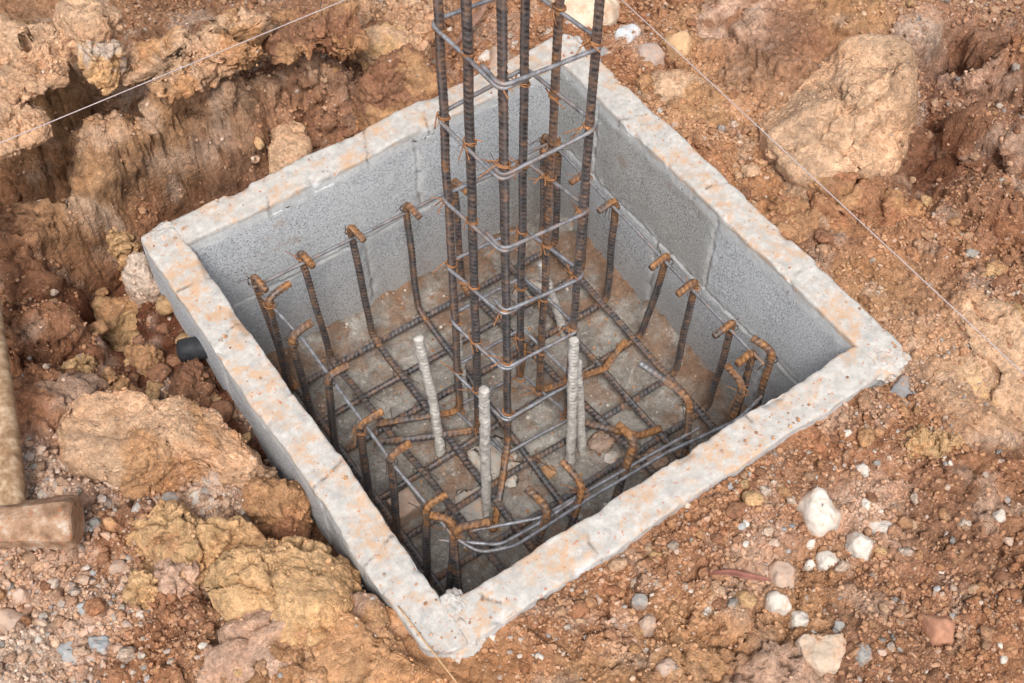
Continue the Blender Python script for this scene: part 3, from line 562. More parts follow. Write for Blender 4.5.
S('long pale cream stone cut by the top edge behind the column', [(545,-16),(575,-20),(622,-14),(618,6),(560,7)], -.05, .05, np.array(srgb(222,202,180)), 19, lvl=5)
S('white pebble behind the column bars', [(480,50),(488,48),(492,57),(483,60)], -.08, .016, WS, 20)
S('pinkish stone seen between the two front column bars', [(488,44),(505,42),(510,62),(495,70),(486,58)], -.09, .05, PS, 21)
S('angular bluish grey stone under the edge of the big tan clod', [(133,470),(150,466),(156,478),(144,492),(134,486)], -.02, .035, GS, 22)
S('pinkish stone beside the dark gap under the big clod', [(95,476),(108,470),(120,478),(115,490),(98,490)], -.02, .035, PS, 23)
S('grey and white banded stone on the gravel', [(178,464),(192,460),(199,470),(190,478),(180,475)], -.02, .026, GS*1.15, 24)
S('rough grey stone right of the hammer head', [(90,495),(104,491),(114,502),(108,515),(92,512)], -.01, .028, GS, 25)
S('smooth blue grey stone below the rough grey stone', [(86,518),(98,515),(102,523),(92,528)], -.01, .018, GS*.85, 26)
S('small orange brown stone right of the smooth blue grey stone', [(103,517),(113,515),(115,525),(106,528)], -.01, .018, ORG*1.2, 27)
S('grey lump of mortar on the gravel right of the grey stones', [(160,492),(176,489),(183,499),(172,506),(162,503)], -.02, .022, GS*1.1, 28)
S('thin white flint lying flat on the gravel', [(187,500),(202,488),(205,494),(192,506)], -.02, .013, WS*.85, 29)
S('pale pinkish stone left of the upright cream pebble', [(205,470),(220,467),(226,480),(214,486)], -.02, .026, PS*1.05, 30)
S('upright cream pebble beside the orange brown clod', [(230,488),(238,485),(242,497),(234,502)], -.02, .022, PS*1.1, 31)
S('dull cream cube shaped stone below the hammer head', [(11,589),(25,586),(27,599),(13,601)], 0, .022, PS*1.15, 32)
S('small cream stone just right of the cube shaped stone', [(22,602),(33,600),(34,611),(25,612)], 0, .016, PS*1.1, 33)
S('blob of blue grey mortar dropped on the red soil', [(75,604),(92,601),(97,610),(86,616),(76,613)], 0, .014, np.array(srgb(168,174,178)), 34)
S('broad smear of blue grey mortar left of the small yellow clod', [(50,645),(62,639),(80,644),(88,660),(75,662),(60,655)], 0, .014, np.array(srgb(164,168,170)), 35)
S('long smear of blue grey mortar on the red soil', [(86,636),(96,634),(111,650),(108,657),(95,650)], 0, .014, np.array(srgb(164,170,174)), 36)
S('pinkish grey stone at the far left edge of the gravel', [(0,608),(16,606),(26,624),(14,634),(0,630)], 0, .026, PS*1.05, 37)
S('pinkish stone right of the hammer below the clods', [(107,562),(120,557),(130,564),(118,574),(108,572)], 0, .024, PS, 38)
S('rounded grey pink stone half sunk near the bottom centre of the soil', [(657,662),(668,657),(678,664),(672,673),(660,672)], -.02, .018, PS*1.05, 39)
S('flat cream stone near the mortar edge of the front right wall', [(535,572),(546,567),(556,576),(548,583)], -.03, .014, PS*1.05, 40)
S('pale stone standing among red crumbs below the front right wall', [(642,614),(651,612),(654,627),(645,630)], -.03, .018, PS, 41)
S('greyish oval stone beside the pale standing stone', [(630,596),(645,594),(650,600),(640,604)], -.03, .014, GS*1.2, 42)
S('white stone by the dark hollow on the far right', [(993,513),(1003,509),(1006,518),(996,522)], -.03, .016, WS*.9, 43)
S('pale knob of stone near the right edge above the hole', [(996,64),(1012,60),(1016,68),(1000,72)], .08, .02, PS*1.1, 44)

# countable mid sized lumps: three groups
def protos(n, seed, mat, rough):
    out = []; r_ = np.random.default_rng(seed)
    for k in range(n):
        V, F = ico(3); Q = V + seed * 3 + k * 11
        d = 1 + rough * fbm(Q, 1.2, 4, .6); f1, _, cid = worley(Q, 1.1); d = d + .22 * (_rp[cid, 1] - .5)
        V = V * d[:, None]
        for q in range(14):
            nn = r_.normal(size=3); nn /= np.linalg.norm(nn); ex = V @ nn - r_.uniform(.6, .9); V = V - nn * np.where(ex > 0, ex * .9, 0)[:, None]
        V = V * np.array([1, .8, .62]); out.append((V, F))
    return out
def individuals(name, n, rlo, rhi, cols, label, cat, group, seed, mat, sel=None, rough=.15):
    r_ = np.random.default_rng(seed); pr = protos(4, seed, mat, rough); srcs = []
    for (V, F) in pr:
        for c in cols:
            srcs.append((V, F, c))
    meshes = []
    pos = idx if sel is None else sel; pw = None if sel is not None else gp
    k = r_.choice(pos, n, p=pw, replace=False)
    for i in range(n):
        s = i % len(srcs)
        if s >= len(meshes):
            V, F, c = srcs[s]; o = mkmesh(name, V * .02, F, mat, np.tile(np.array(c), (len(V), 1))); meshes.append(o)
        else:
            o = meshes[s].copy(); COL.objects.link(o)
        r = rlo * (rhi / rlo) ** (r_.random() ** 1.6) / .02
        o.location = PT[k[i]] + NT_[k[i]] * r * .006; o.scale = (r, r, r); o.rotation_euler = (r_.uniform(-.4, .4), r_.uniform(-.4, .4), r_.uniform(0, 6.28))
        tag(o, label, cat, group)
individuals('soil_lump', 110, .013, .026, [RED, BRN, ORG], 'small reddish brown lump of soil lying loose on the dug earth', 'soil lump', 'small reddish brown soil lumps', 21, M_CLOD)
individuals('soil_lump', 70, .013, .026, [TAN, YEL], 'small tan lump of soil lying loose on the dug earth', 'soil lump', 'small tan soil lumps', 22, M_CLOD)
individuals('pebble', 50, .007, .012, [WS * .95, PS * 1.05], 'pale cream pebble the size of a hazelnut lying on the soil', 'pebble', 'pale cream pebbles', 23, M_STONE, sel=idx[(ivv > 400)])
individuals('pebble', 40, .006, .011, [GS, np.array(srgb(172, 174, 176))], 'grey chip of stone the size of a hazelnut lying on the soil', 'pebble', 'grey stone chips', 24, M_STONE, sel=idx[(ivv > 380)])
tr = idx[(iu > 60) & (iu < 230) & (ivv > 280) & (ivv < 420) & (PT[idx, 2] < -.13)]
individuals('soil_lump', 34, .018, .036, [BRN * .9, ORG * .85, YEL * .75], 'brown lump of soil fallen to the bottom of the left trench', 'soil lump', 'soil lumps in the left trench', 25, M_CLOD, sel=tr)
tr = idx[(iu > 240) & (iu < 440) & (ivv > 85) & (ivv < 190) & (PT[idx, 2] < -.1)]
individuals('soil_lump', 30, .014, .03, [BRN, ORG, PNK], 'brown lump of soil fallen to the bottom of the back trench', 'soil lump', 'soil lumps in the back trench', 26, M_CLOD, sel=tr)

# fine crumbs over the ground and over the clods
def crumbs(name, n, rlo, rhi, seed, label, cat, clodshare):
    r_ = np.random.default_rng(seed); V0, F0 = ico(1); A = np.concatenate(CLP)
    k1 = r_.choice(idx, int(n * (1 - clodshare)), p=gp); k2 = r_.choice(len(A), n - len(k1), p=A[:, 9] / A[:, 9].sum())
    P = np.concatenate([PT[k1], A[k2, :3]]); N = np.concatenate([NT_[k1], A[k2, 3:6]]); own = np.concatenate([colv[k1], A[k2, 6:9]])
    P = P + r_.normal(size=(n, 3)) * .0025 * (1 - N * .8)
    r = rlo * (rhi / rlo) ** (r_.random(n) ** 2.2)
    r[len(k1):] *= .75
    J = 1 + .8 * (r_.random((n, len(V0), 1)) - .5)
    V = V0[None] * J * (r[:, None] * r_.uniform(.65, 1.2, (n, 3)))[:, None] + (P + N * (r * .25)[:, None])[:, None]
    pal = np.array([RED, ORG, TAN, PAL, GRY, WHT]); ci = r_.choice(6, n, p=[.34, .3, .22, .1, .025, .015])
    w_ = (np.where(ci < 4, r_.uniform(.15, .6, n), .9) * np.clip(own.mean(1) / .2, .25, 1))[:, None]
    cols = (pal[ci] * w_ + own * (1 - w_)) * r_.uniform(.78, 1.22, (n, 1))
    return tag(mkmesh(name, V.reshape(-1, 3), (F0[None] + (np.arange(n) * len(V0))[:, None, None]).reshape(-1, 3), M_STONE, np.repeat(cols, len(V0), 0), smooth=False), label, cat, kind='stuff')
crumbs('soil_crumbs', 70000, .0016, .0062, 11, 'fine reddish brown soil crumbs and grit strewn over the dug earth and clods', 'soil crumbs', .11)

# ------------------------------------------------------------------ the block box
BOX = empty('block_box', (0, 0, -H)); tag(BOX, 'square open box of grey concrete blocks with pale mortar rim set in the dug earth', 'block box')
def gridbox(x0, x1, y0, y1, z0, z1, d):
    lo = np.array([x0, y0, z0]); hi = np.array([x1, y1, z1]); n = np.maximum(2, np.round((hi - lo) / d).astype(int))
    Vs, Fs, off = [], [], 0
    for ax in range(3):
        a, b = [(1, 2), (2, 0), (0, 1)][ax]
        for side in (0, 1):
            ua = np.linspace(lo[a], hi[a], n[a] + 1); ub = np.linspace(lo[b], hi[b], n[b] + 1); A, B = np.meshgrid(ua, ub, indexing='ij')
            V = np.zeros((A.size, 3)); V[:, a] = A.ravel(); V[:, b] = B.ravel(); V[:, ax] = (lo, hi)[side][ax]
            i = (np.arange(n[a])[:, None] * (n[b] + 1) + np.arange(n[b])[None]).ravel(); f = np.stack([i, i + n[b] + 1, i + n[b] + 2, i + 1], 1)
            if not side: f = f[:, ::-1]
            Vs.append(V); Fs.append(f + off); off += len(V)
    V = np.concatenate(Vs); F = np.concatenate(Fs)
    key = np.round((V - lo) / 1e-4).astype(np.int64); _, first, inv = np.unique(key, axis=0, return_index=True, return_inverse=True)
    return V[first], inv.ravel()[F], lo, hi
def rough_box(lo, hi, d, r0, r1):
    V, F, lo, hi = gridbox(lo[0], hi[0], lo[1], hi[1], lo[2], hi[2], d)
    r = (r0 + (r1 - r0) * sstep(-.1, .6, fbm(V + 11, 14, 3)))[:, None]
    inner = np.clip(V, lo + r, hi - r); dv = V - inner; ln = np.linalg.norm(dv, axis=1)[:, None]
    V2 = inner + np.where(ln > 1e-9, dv / np.maximum(ln, 1e-9) * np.minimum(r, ln * 10), 0)
    return V2, F, V
def wall(lo, hi, axis, face, cracks, vj_up, vj_lo, topw):
    """axis: long axis 0/1; face: inner face coordinate; vj: vertical joints"""
    V, F, V0 = rough_box(np.array(lo), np.array(hi), .0047, .004, .011)
    wig = .004 * fbm(V0, 22, 3); u = V0[:, axis]; z = V0[:, 2]; cs = V0[:, 1 - axis]
    mo = np.exp(-((z + .268 + .006 * fbm(V0, 10, 2)) / .017) ** 2); gr = np.exp(-((z + .268 + wig) / .0035) ** 2) * .5
    for j in vj_up: m = z > -.268; mo = np.maximum(mo, m * .9 * np.exp(-((u - j + wig) / .016) ** 2)); gr = np.maximum(gr, m * np.exp(-((u - j + wig + .002) / .0032) ** 2))
    for j in vj_lo: m = z < -.268; mo = np.maximum(mo, m * .9 * np.exp(-((u - j + wig) / .016) ** 2)); gr = np.maximum(gr, m * np.exp(-((u - j + wig + .002) / .0032) ** 2))
    side = (z < -.02)
    ck = np.zeros(len(V))
    for j, sl in cracks:
        ck = np.maximum(ck, np.exp(-((u - j - sl * (cs - (lo[1 - axis] + hi[1 - axis]) / 2) + .006 * fbm(V0 + j, 30, 3)) / .0021) ** 2))
    ck = ck * (z > -.05) * sstep(-.3, .35, fbm(V0 + 7, 24, 3))
    sgn = 1 if cs.mean() < 0 else -1
    mf = perlin(V0 * 3 + 9)
    dn = (.0016 * fbm(V0, 7, 2) + .0004 * fbm(V0, 45, 3) + .003 * mo * fbm(V0 + 3, 30, 3) - .006 * gr * side)
    oc = 1 - axis
    mid = (lo[oc] + hi[oc]) / 2; sg = np.sign(V[:, oc] - mid)
    V[:, oc] += sg * dn * 1.0 + (.005 * fbm(V0 * np.array([1, 1, 0]), 3.5, 2))
    tw = sstep(-.12, 0, z)
    V[:, 2] += tw * (.004 * fbm(V0, 4, 3) + .0022 * fbm(V0 * np.array([1, 1, .2]), 14, 5, .55)) - .006 * ck * (z > -.004)
    V[:, oc] += sg * tw * topw * .0014 * fbm(V0 * np.array([1, 1, .3]), 16, 4, .65)
    # broken chips out of the arrises
    chip = sstep(.32, .6, fbm(V0 + 21, 11, 3)) * sstep(.02, 0, np.minimum(np.abs(cs - lo[oc]), np.abs(cs - hi[oc]))) * (z > -.03)
    V[:, 2] -= .010 * chip
    bt = np.random.default_rng(int(abs(hi[0] * 100) + abs(lo[1] * 37))).uniform(0, 1, 12)
    tone = np.where(z > -.268, bt[np.clip(np.searchsorted(sorted(vj_up), u), 0, 5)], bt[6 + np.clip(np.searchsorted(sorted(vj_lo), u), 0, 5)])
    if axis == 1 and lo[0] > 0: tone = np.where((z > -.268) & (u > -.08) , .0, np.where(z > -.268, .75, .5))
    for sx, sy, rc in ((-1, 1, .02), (-1, -1, .06), (1, -1, .045), (1, 1, .04)):
        qx = V[:, 0] * sx - (W2 + T - rc); qy = V[:, 1] * sy - (L2 + T - rc); nn = np.hypot(qx, qy); m = (qx > 0) & (qy > 0) & (nn > rc * .98)
        V[m, 0] = sx * (W2 + T - rc + qx[m] / nn[m] * rc); V[m, 1] = sy * (L2 + T - rc + qy[m] / nn[m] * rc)
    o = mkmesh('wall', V, F, M_CONC, attrs={'tone': tone, 'mortar': mo * side, 'crack': np.maximum(ck, .8 * gr * side * sstep(-.35, .25, fbm(V0 + 12, 14, 3)) * (z > -.5))}); o.parent = BOX; o.location = (0, 0, H); return o
wl, ll = W2 + T, L2 + T
o = wall((-wl, -ll, -H - .03), (-W2, ll, 0), 1, -W2, [(.412, .2), (.251, .35), (-.159, .3), (-.349, .4)], [-.2, .2], [0., .38], 1.5)
o['label'] = 'near left wall, its outer face bare above the trench'
o = wall((W2, -ll, -H - .03), (wl, ll, .002), 1, W2, [(.259, -.35), (-.01, -.3), (-.301, .3)], [-.08, .36], [-.3, .1], 1.2)
o['label'] = 'far right wall with a broad white mortar rim'
o = wall((-W2 - .006, L2, -H - .03), (W2 + .006, ll, .0), 0, L2, [(-.288, .4), (-.028, .5), (.132, .3)], [.083], [-.08, .33], 1.2)
o['label'] = 'rear left wall'
o = wall((-W2 - .006, -ll - .002, -H - .03), (W2 + .006, -L2, -.002), 0, -L2, [(-.424, -.5), (-.21, .2), (.2, .2)], [.1], [-.15], 2.2)
o['label'] = 'near right wall partly buried by red soil'
# mortar squeezed over the corners and in the top joint
def blob(name, px, py, z, r, col, mat, parent=None, sc=(1, 1, .6), lvl=4, seed=0, rough=.35):
    V, F = ico(lvl); Q = V + seed * 5.3; V = V * (1 + rough * fbm(Q, 1.3, 4, .6))[:, None] * np.array(sc) * r
    o = mkmesh(name, V, F, mat, np.tile(np.array(col), (len(V), 1))); p = at(px, py, z)
    o.location = p if parent is None else Vector(p) - parent.location; 
    if parent: o.parent = parent
    return o
MC = np.array(srgb(205, 202, 198))
for k, (x, y, z, r, s) in enumerate([(566, 50, -.02, .05, (.9, .9, .42)), (168, 232, -.008, .035, (1.1, .8, .32)), (452, 606, -.012, .026, (1, 1, .7)), (462, 632, -.03, .045, (1.1, 1, .6)), (884, 362, -.02, .05, (1, .8, .5))]):
    o = blob('mortar_lump', x, y, z, r, MC, M_CONC, BOX, s, 5, k); o.location = Vector(o.location)
r_ = np.random.default_rng(77); V0, F0 = ico(1); n = 230; sd_ = r_.integers(0, 4, n); uu = np.clip(r_.choice(r_.uniform(-1, 1, 14), n) + r_.normal(size=n) * .07, -1, 1); tt = r_.uniform(.06, .94, n) ** 1.3 * T
Pc = np.stack([np.where(sd_ < 2, uu * wl * .97, np.where(sd_ == 2, -wl + T * .06 + tt * .9, wl - tt)), np.where(sd_ >= 2, uu * ll * .97, np.where(sd_ == 0, -ll + tt * .9, ll - tt)), np.full(n, .003)], 1)
V = V0[None] * (1 + .8 * (r_.random((n, len(V0), 1)) - .5)) * (.0010 * 4.4 ** (r_.random(n) ** 2.2))[:, None, None] + Pc[:, None]; pal = np.array([RED, ORG, BRN, TAN, GRY])
tag(mkmesh('rim_crumbs', V.reshape(-1, 3), (F0[None] + (np.arange(n) * len(V0))[:, None, None]).reshape(-1, 3), M_STONE, np.repeat(pal[r_.integers(0, 5, n)], len(V0), 0), smooth=False),
    'red brown crumbs of soil dropped on the pale rim of the box', 'soil crumbs', kind='stuff')
# block stub beyond the right corner and behind the back corner
def stub(px, py, zt, sx, sy, sz, rot, label):
    V, F, V0 = rough_box(np.array((-sx / 2, -sy / 2, -sz)), np.array((sx / 2, sy / 2, 0)), .006, .004, .014)
    V = V + .004 * np.stack([fbm(V0 + a, 18, 4, .6) for a in (0, 9, 17)], 1); V[:, 2] -= .08
    o = mkmesh('broken_block', V, F, M_STONE, np.tile(np.array(srgb(150, 151, 154)), (len(V), 1))); p = at(px, py, zt); o.location = (p[0], p[1], zt + .08); o.rotation_euler[2] = rot
    tag(o, label, 'broken block'); return o
stub(902, 392, -.055, .09, .05, .12, .25, 'broken grey block stub poking out of the soil at the right corner of the box')
stub(598, 55, -.03, .07, .06, .1, .1, 'small grey block end showing behind the back corner of the box')

# floor of the pit
fxx = np.arange(-W2 - .01, W2 + .011, .0062); fyy = np.arange(-L2 - .01, L2 + .011, .0062)
FX, FY = np.meshgrid(fxx, fyy); FP = np.stack([FX.ravel(), FY.ravel(), np.zeros(FX.size)], 1)
nz = fbm(FP, 8, 4)
de = np.minimum(L2 - FP[:, 1], (W2 - FP[:, 0]) * .9)
pz = fbm(FP + 21, 7, 5, .65); soil = sstep(.14, .01, de + .05 * nz + .04 * fbm(FP, 30, 3)) * sstep(-.6, .2, pz) * .92; soil = np.maximum(soil, .6 * sstep(.25, .6, fbm(FP + 5, 8, 5, .65)))
f1, _, _ = worley(FP, 45)
FP[:, 2] = -H + .006 * nz + .004 * fbm(FP, 30, 4, .6) + soil * (.006 + .009 * (.6 - f1)) + .02 * sstep(.05, 0, de) * (1 + fbm(FP, 12, 3))
n_x, n_y = len(fxx), len(fyy); i = np.arange(n_y - 1)[:, None] * n_x + np.arange(n_x - 1)[None]
FF = np.stack([i, i + 1, i + n_x + 1, i + n_x], -1).reshape(-1, 4)
tag(mkmesh('pit_floor', FP, FF, M_FLOOR, attrs={'soil': soil}), kind='structure')
r_ = np.random.default_rng(31); V0, F0 = ico(1); n = 900; k = r_.integers(0, len(FP), n); r = .0018 * (3.2 ** (r_.random(n) ** 2))
V = (V0[None] * (1 + .3 * (r_.random((n, len(V0), 1)) - .5)) * r[:, None, None]) + FP[k][:, None] + np.array([0, 0, .001]); pal = np.array([WS, GS, PS, ORG, BRN])
tag(mkmesh('floor_grit', V.reshape(-1, 3), (F0[None] + (np.arange(n) * len(V0))[:, None, None]).reshape(-1, 3), M_STONE, np.repeat(pal[r_.integers(0, 5, n)], len(V0), 0), smooth=False),
    'fine pale and brown grit scattered over the pit floor', 'grit', kind='stuff')
def FS(label, px, py, r, col, sc=(1, .8, .5), seed=0, mat=None):
    o = blob('stone', px, py, -H + r * .3, r, col, mat or M_STONE, None, sc, 4, seed, .5); return tag(o, label, 'stone')
FS('pale tan flat stone on the pit floor behind the column foot', 535, 290, .034, WS * .85, (.8, 1.2, .35), 1)
FS('grey flat stone in the pit beside the pale tan flat stone', 522, 300, .03, GS, (.7, 1.3, .4), 2)
FS('cream flake on the pit floor right of the standing white rods', 611, 458, .015, WS * .9, (1, 1, .4), 3)
FS('lump of concrete beside the bent bar end in the middle right of the pit', 602, 442, .03, PS * .8, (1, .9, .6), 4)
FS('white stone near the near right wall of the pit', 652, 462, .03, PS * .95, (1.2, .9, .5), 5)
FS('broad pale patch of spilt cement on the pit floor by the column', 495, 462, .05, np.array(srgb(196, 190, 180)), (1.1, 1.3, .12), 6)
FS('rough lump of spilt cement at the foot of the leading white rod', 470, 505, .04, np.array(srgb(170, 166, 160)), (1.2, 1, .2), 7)
FS('brown flake of rock in the pit near the curved rod', 548, 472, .016, ORG, (1, 1, .5), 8)
V, F, V0 = rough_box(np.array((-.03, -.03, 0)), np.array((.03, .03, .05)), .004, .003, .008); V = V + .002 * np.stack([fbm(V0 + a, 40, 3) for a in (0, 9, 17)], 1)
o = mkmesh('spacer_block', V, F, M_STONE, np.tile(PS * .95, (len(V), 1))); p = at(405, 512, -H); o.location = (p[0], p[1], -H); tag(o, 'small pale mortar spacer block under the bars along the near left wall', 'spacer block')

# ------------------------------------------------------------------ reinforcement
zB, zA = -H + .034, -H + .0495
rM = .0077
def bar(name, pts, r, parent, rads=.028, rust_ends=.0, rust_pts=(), rib=.24, mat=None, seed=0, wob=.003, ds=.0024, pitch=.012, nseg=12, base=0., pale=None):
    global RIBV
    V, F, s, L = sweep(fillet(pts, rads), r, nseg, ds, rib, pitch, wob, seed)
    ru = np.full(len(V), base) + rust_ends * (np.exp(-(s / .05) ** 2) + np.exp(-((L - s) / .05) ** 2))
    for q, wd, a in rust_pts: ru = np.maximum(ru, a * np.exp(-(((V - np.array(q)) ** 2).sum(1)) / wd ** 2))
    if pale is not None: m_ = np.exp(-(((V - np.array(pale)) ** 2).sum(1)) / .05 ** 2); ru = ru * (1 - m_) - m_ * .5; RIBV = np.maximum(RIBV, m_)
    o = mkmesh(name, V, F, mat or M_BAR, attrs={'rust': np.clip(ru, -.6, 1.2), 'rib': np.clip(RIBV, 0, 1)}); o.parent = parent
    if parent: o.matrix_parent_inverse = Matrix.Identity(4); o.location = -parent.location
    return o
MAT = empty('bar_mat', (0, 0, -H)); tag(MAT, 'tied mat of ribbed steel bars with upturned hooked ends covering the pit floor', 'reinforcement mat')
cnt = 0
hooks = []
def ubar(foot1, hook1, tip1, foot2, hook2, tip2, tl2=False):
    """tip - hook top - foot - along the floor - foot - hook top - tip"""
    global cnt; cnt += 1
    pts = [tip1, hook1, foot1, foot2, hook2, tip2]
    rp = [(foot1, .07, .5), (foot2, .07, .6), (hook1, .1, .6), (hook2, .12, .7), (tip1, .05, .75), (tip2, .06, .65)]
    hooks.append((hook1, hook2))
    return bar('ribbed_bar', pts, rM, MAT, [0, .02 if abs(hook1[1]) > .41 else .034, .03, .03, .04 if abs(hook2[0]) < .39 or hook2[1] < -.3 else .018, 0], 0, rp, seed=cnt, base=.2, pale=tip2 if tl2 else None)
def A_(x1, y1, hx1, hy1, zt1, x2, y2, hpx, zt2, tip2px, tl=.055):
    h1 = np.array([hx1, hy1, zt1]); t1 = h1 + [0.004, -tl, -.006]
    h2 = at(*hpx, zt2); t2 = at(*tip2px, zt2 + .012)
    ubar(np.array([x1, y1, zA]), h1, t1, np.array([x2, y2, zA]), h2, t2, x1 == .125)
A_(-.385, .40, -.405, .425, -.085, -.385, -.36, (452, 520), -.19, (430, 515))
A_(-.272, .395, -.285, .425, -.085, -.245, -.39, (549, 509), -.22, (526, 489))
A_(-.150, .400, -.155, .425, -.085, -.165, -.40, (584, 486), -.20, (562, 461))
A_(-.010, .405, -.01, .42, -.095, -.045, -.40, (636, 440), -.20, (617, 424))
A_(.125, .405, .125, .42, -.10, .195, -.41, (690, 398), -.17, (640, 364))
A_(.262, .405, .262, .425, -.11, .265, -.41, (745, 385), -.21, (726, 365))
A_(.392, .42, .395, .43, -.115, .382, -.40, (774, 352), -.15, (752, 338))
def B_(yl, hpx, ztl, tipl, yr, hyr, ztr, tl=.055, xl=-.40, xr=.412, hxr=.412):
    h1 = at(*hpx, ztl); t1 = at(*tipl, ztl + .005); h2 = np.array([hxr, hyr, ztr]); t2 = h2 + [-tl, -.006, -.004]
    ubar(np.array([xl, yl, zB]), h1, t1, np.array([xr, yr, zB]), h2, t2)
B_(.385, (268, 298), -.10, (290, 283), .385, .395, -.12)
B_(.262, (291, 336), -.13, (312, 322), .27, .275, -.12)
B_(.16, (328, 376), -.12, (349, 365), .159, .165, -.12)
B_(.0, (359, 424), -.13, (383, 411), .02, -.035, -.125, .058)
B_(-.12, (391, 455), -.15, (411, 443), -.12, -.13, -.12, .058)
B_(-.245, (426, 505), -.17, (446, 494), -.243, -.262, -.125, .062)
B_(-.325, (455, 528), -.2, (490, 523), -.33, -.335, -.15, .055)
# plain tie rods round the hooks
def rod(pts, r=.0042, parent=MAT, rads=.02, seed=0, base=.05, name='tie_rod', mat=None):
    return bar(name, pts, r, parent, rads, .5, (), 0, mat or M_TIE, seed, .001, .006, nseg=8, base=base)
rod([(-.415, .413, -.115), (-.1, .415, -.125), (.2, .415, -.13), (.43, .41, -.135)], seed=1, base=.3)
rod([(.405, .44, -.135), (.403, .1, -.14), (.402, -.1, -.145), (.405, -.375, -.155)], seed=2, base=.25)
a = [at(262, 296, -.13), at(302, 338, -.15), at(345, 398, -.16), at(398, 470, -.18), at(452, 535, -.22)]
rod(a, seed=3, base=.1, rads=.2)
a = [at(415, 395, -.3)] 
rod([at(452, 536, -.235), at(480, 553, -.25), at(515, 546, -.25), at(590, 498, -.25), at(668, 452, -.25), at(738, 420, -.25), at(762, 396, -.2)], seed=4, base=0, rads=.06)
rod([at(470, 531, -.27), at(540, 518, -.27), at(610, 478, -.27), at(700, 427, -.27)], seed=5, base=0, rads=.06)
rod([at(438, 540, -.26), at(500, 545, -.27), at(545, 520, -.27), at(575, 500, -.26)], seed=6, base=0, rads=.06)

# tie wires
def wire_loop(parent, c, ax, r, turns=2, tails=2, seed=0, mat=None, wr=.0011, tl=.022):
    r_ = np.random.default_rng(seed + 100); ax = np.array(ax, float); ax /= np.linalg.norm(ax); c = np.array(c, float)
    u = np.cross(ax, [.3, .5, .8]); u /= np.linalg.norm(u); v = np.cross(ax, u); n = 14 * turns
    t = np.linspace(0, turns * 2 * math.pi, n); rr = r * (1 + .18 * r_.random(n)); jit = r_.normal(size=(n, 1)) * .0008
    P = c + rr[:, None] * (np.cos(t)[:, None] * u + np.sin(t)[:, None] * v) + ax * (np.linspace(-.003, .004, n)[:, None] + .004 * np.sin(t + 1)[:, None] + jit)
    Vs, Fs, off = [], [], 0
    paths = [P]
    for k in range(tails):
        d = r_.normal(size=3); d[2] = d[2] * .5 - .35; d /= np.linalg.norm(d); s = P[0 if k else -1]
        paths.append(np.array([s, s + d * tl * .5 + r_.normal(size=3) * .002, s + d * tl * r_.uniform(.7, 1.3) + [0, 0, -.004]]))
    for p in paths:
        V, F, _, _ = sweep(p, wr, 4, .004, 0); Vs.append(V); Fs.append(F + off); off += len(V)
    o = mkmesh('tie_wire', np.concatenate(Vs), np.concatenate(Fs), mat or M_WIRE); o.parent = parent; o.location = -parent.location; return o
seed = 0
for h1, h2 in hooks:
    for hh in (h1, h2):
        seed += 1
        wire_loop(MAT, hh + np.array([0, 0, -.026]), (0, .1, 1), .0112, 2, 3, seed, M_DWIRE if seed % 3 else M_WIRE, .001, .035)
xsA = [(-.385, -.385), (-.272, -.245), (-.15, -.165), (-.01, -.045), (.125, .195), (.262, .265), (.392, .382)]
ysB = [(.385, .385), (.262, .27), (.16, .159), (0, .02), (-.12, -.12), (-.245, -.243), (-.325, -.33)]
for i, (xa, xb) in enumerate(xsA):
    for j, (ya, yb) in enumerate(ysB):
        if (i * 3 + j * 2) % 4 == 1 or (i in (1, 2) and j < 3): 
            seed += 1; y = ya + (yb - ya) * .5; x = xa + (xb - xa) * (.4 - y) / .8; y = ya + (yb - ya) * (x + .4) / .8
            wire_loop(MAT, (x, y, -H + .042), (1, 1, 0), .0165, 1, 4, seed, M_DWIRE, .001, .035)

# column cage
CG_ = empty('column_cage', (0, 0, -H)); tag(CG_, 'tall column cage of six thick ribbed bars with square stirrups rising from the pit', 'column cage')
rC = .0080
cb = {'L': ((-.100, .075), (-.094, .078)), 'M': ((-.093, .005), (-.088, .0)), 'F': ((-.067, -.081), (-.077, -.078)),
      'R': ((.097, -.088), (.108, -.093)), 'K': ((.089, .012), (.104, .004)), 'B': ((.073, .070), (.076, .070))}
ZT = 1.12; zf = -H + .07
feet = {'L': [at(376, 424, zf - .005)], 'M': [at(374, 443, zf - .01)], 'F': None, 'R': [at(640, 436, zf - .01), at(661, 428, zf + .015)], 'K': [at(605, 368, zf - .01), at(626, 340, zf + .03)], 'B': [at(524, 345, zf - .01)]}
for k, (nm, (b, t)) in enumerate(cb.items()):
    B0 = np.array([b[0], b[1], zf]); T0 = np.array([t[0], t[1], ZT])
    if nm == 'F':
        pts = [T0, B0, at(512, 478, -H + .06), at(494, 528, -H + .02), at(487, 522, -H + .045)]; rads = [0, .05, .03, .012, 0]
        pts = [T0, np.array([b[0], b[1], -.43]), at(494, 532, -H + .015), at(488, 522, -H + .04)]; rads = [0, .06, .012, 0]
    else:
        pts = [T0, B0] + feet[nm]; rads = [0, .035] + [.02] * len(feet[nm])
    rp = [(tuple(B0), .09, .75)] + [(tuple(p), .09, .6 if nm in 'LM' else 1.) for p in (feet[nm] or [pts[2]])]
    bar('ribbed_bar', pts, rC, CG_, rads, 0, rp, rib=.15, seed=20 + k, pitch=.0125, ds=.0025, base={'K': .4, 'R': .22, 'L': .25}.get(nm, .1), wob=.0025)
levels = [.94, .705, .505, .285, .085, -.105, -.30, -.465]
def bpos(nm, z):
    b, t = cb[nm]; k = (z - zf) / (ZT - zf); return np.array([b[0] + (t[0] - b[0]) * k, b[1] + (t[1] - b[1]) * k, z])
rS = .0041
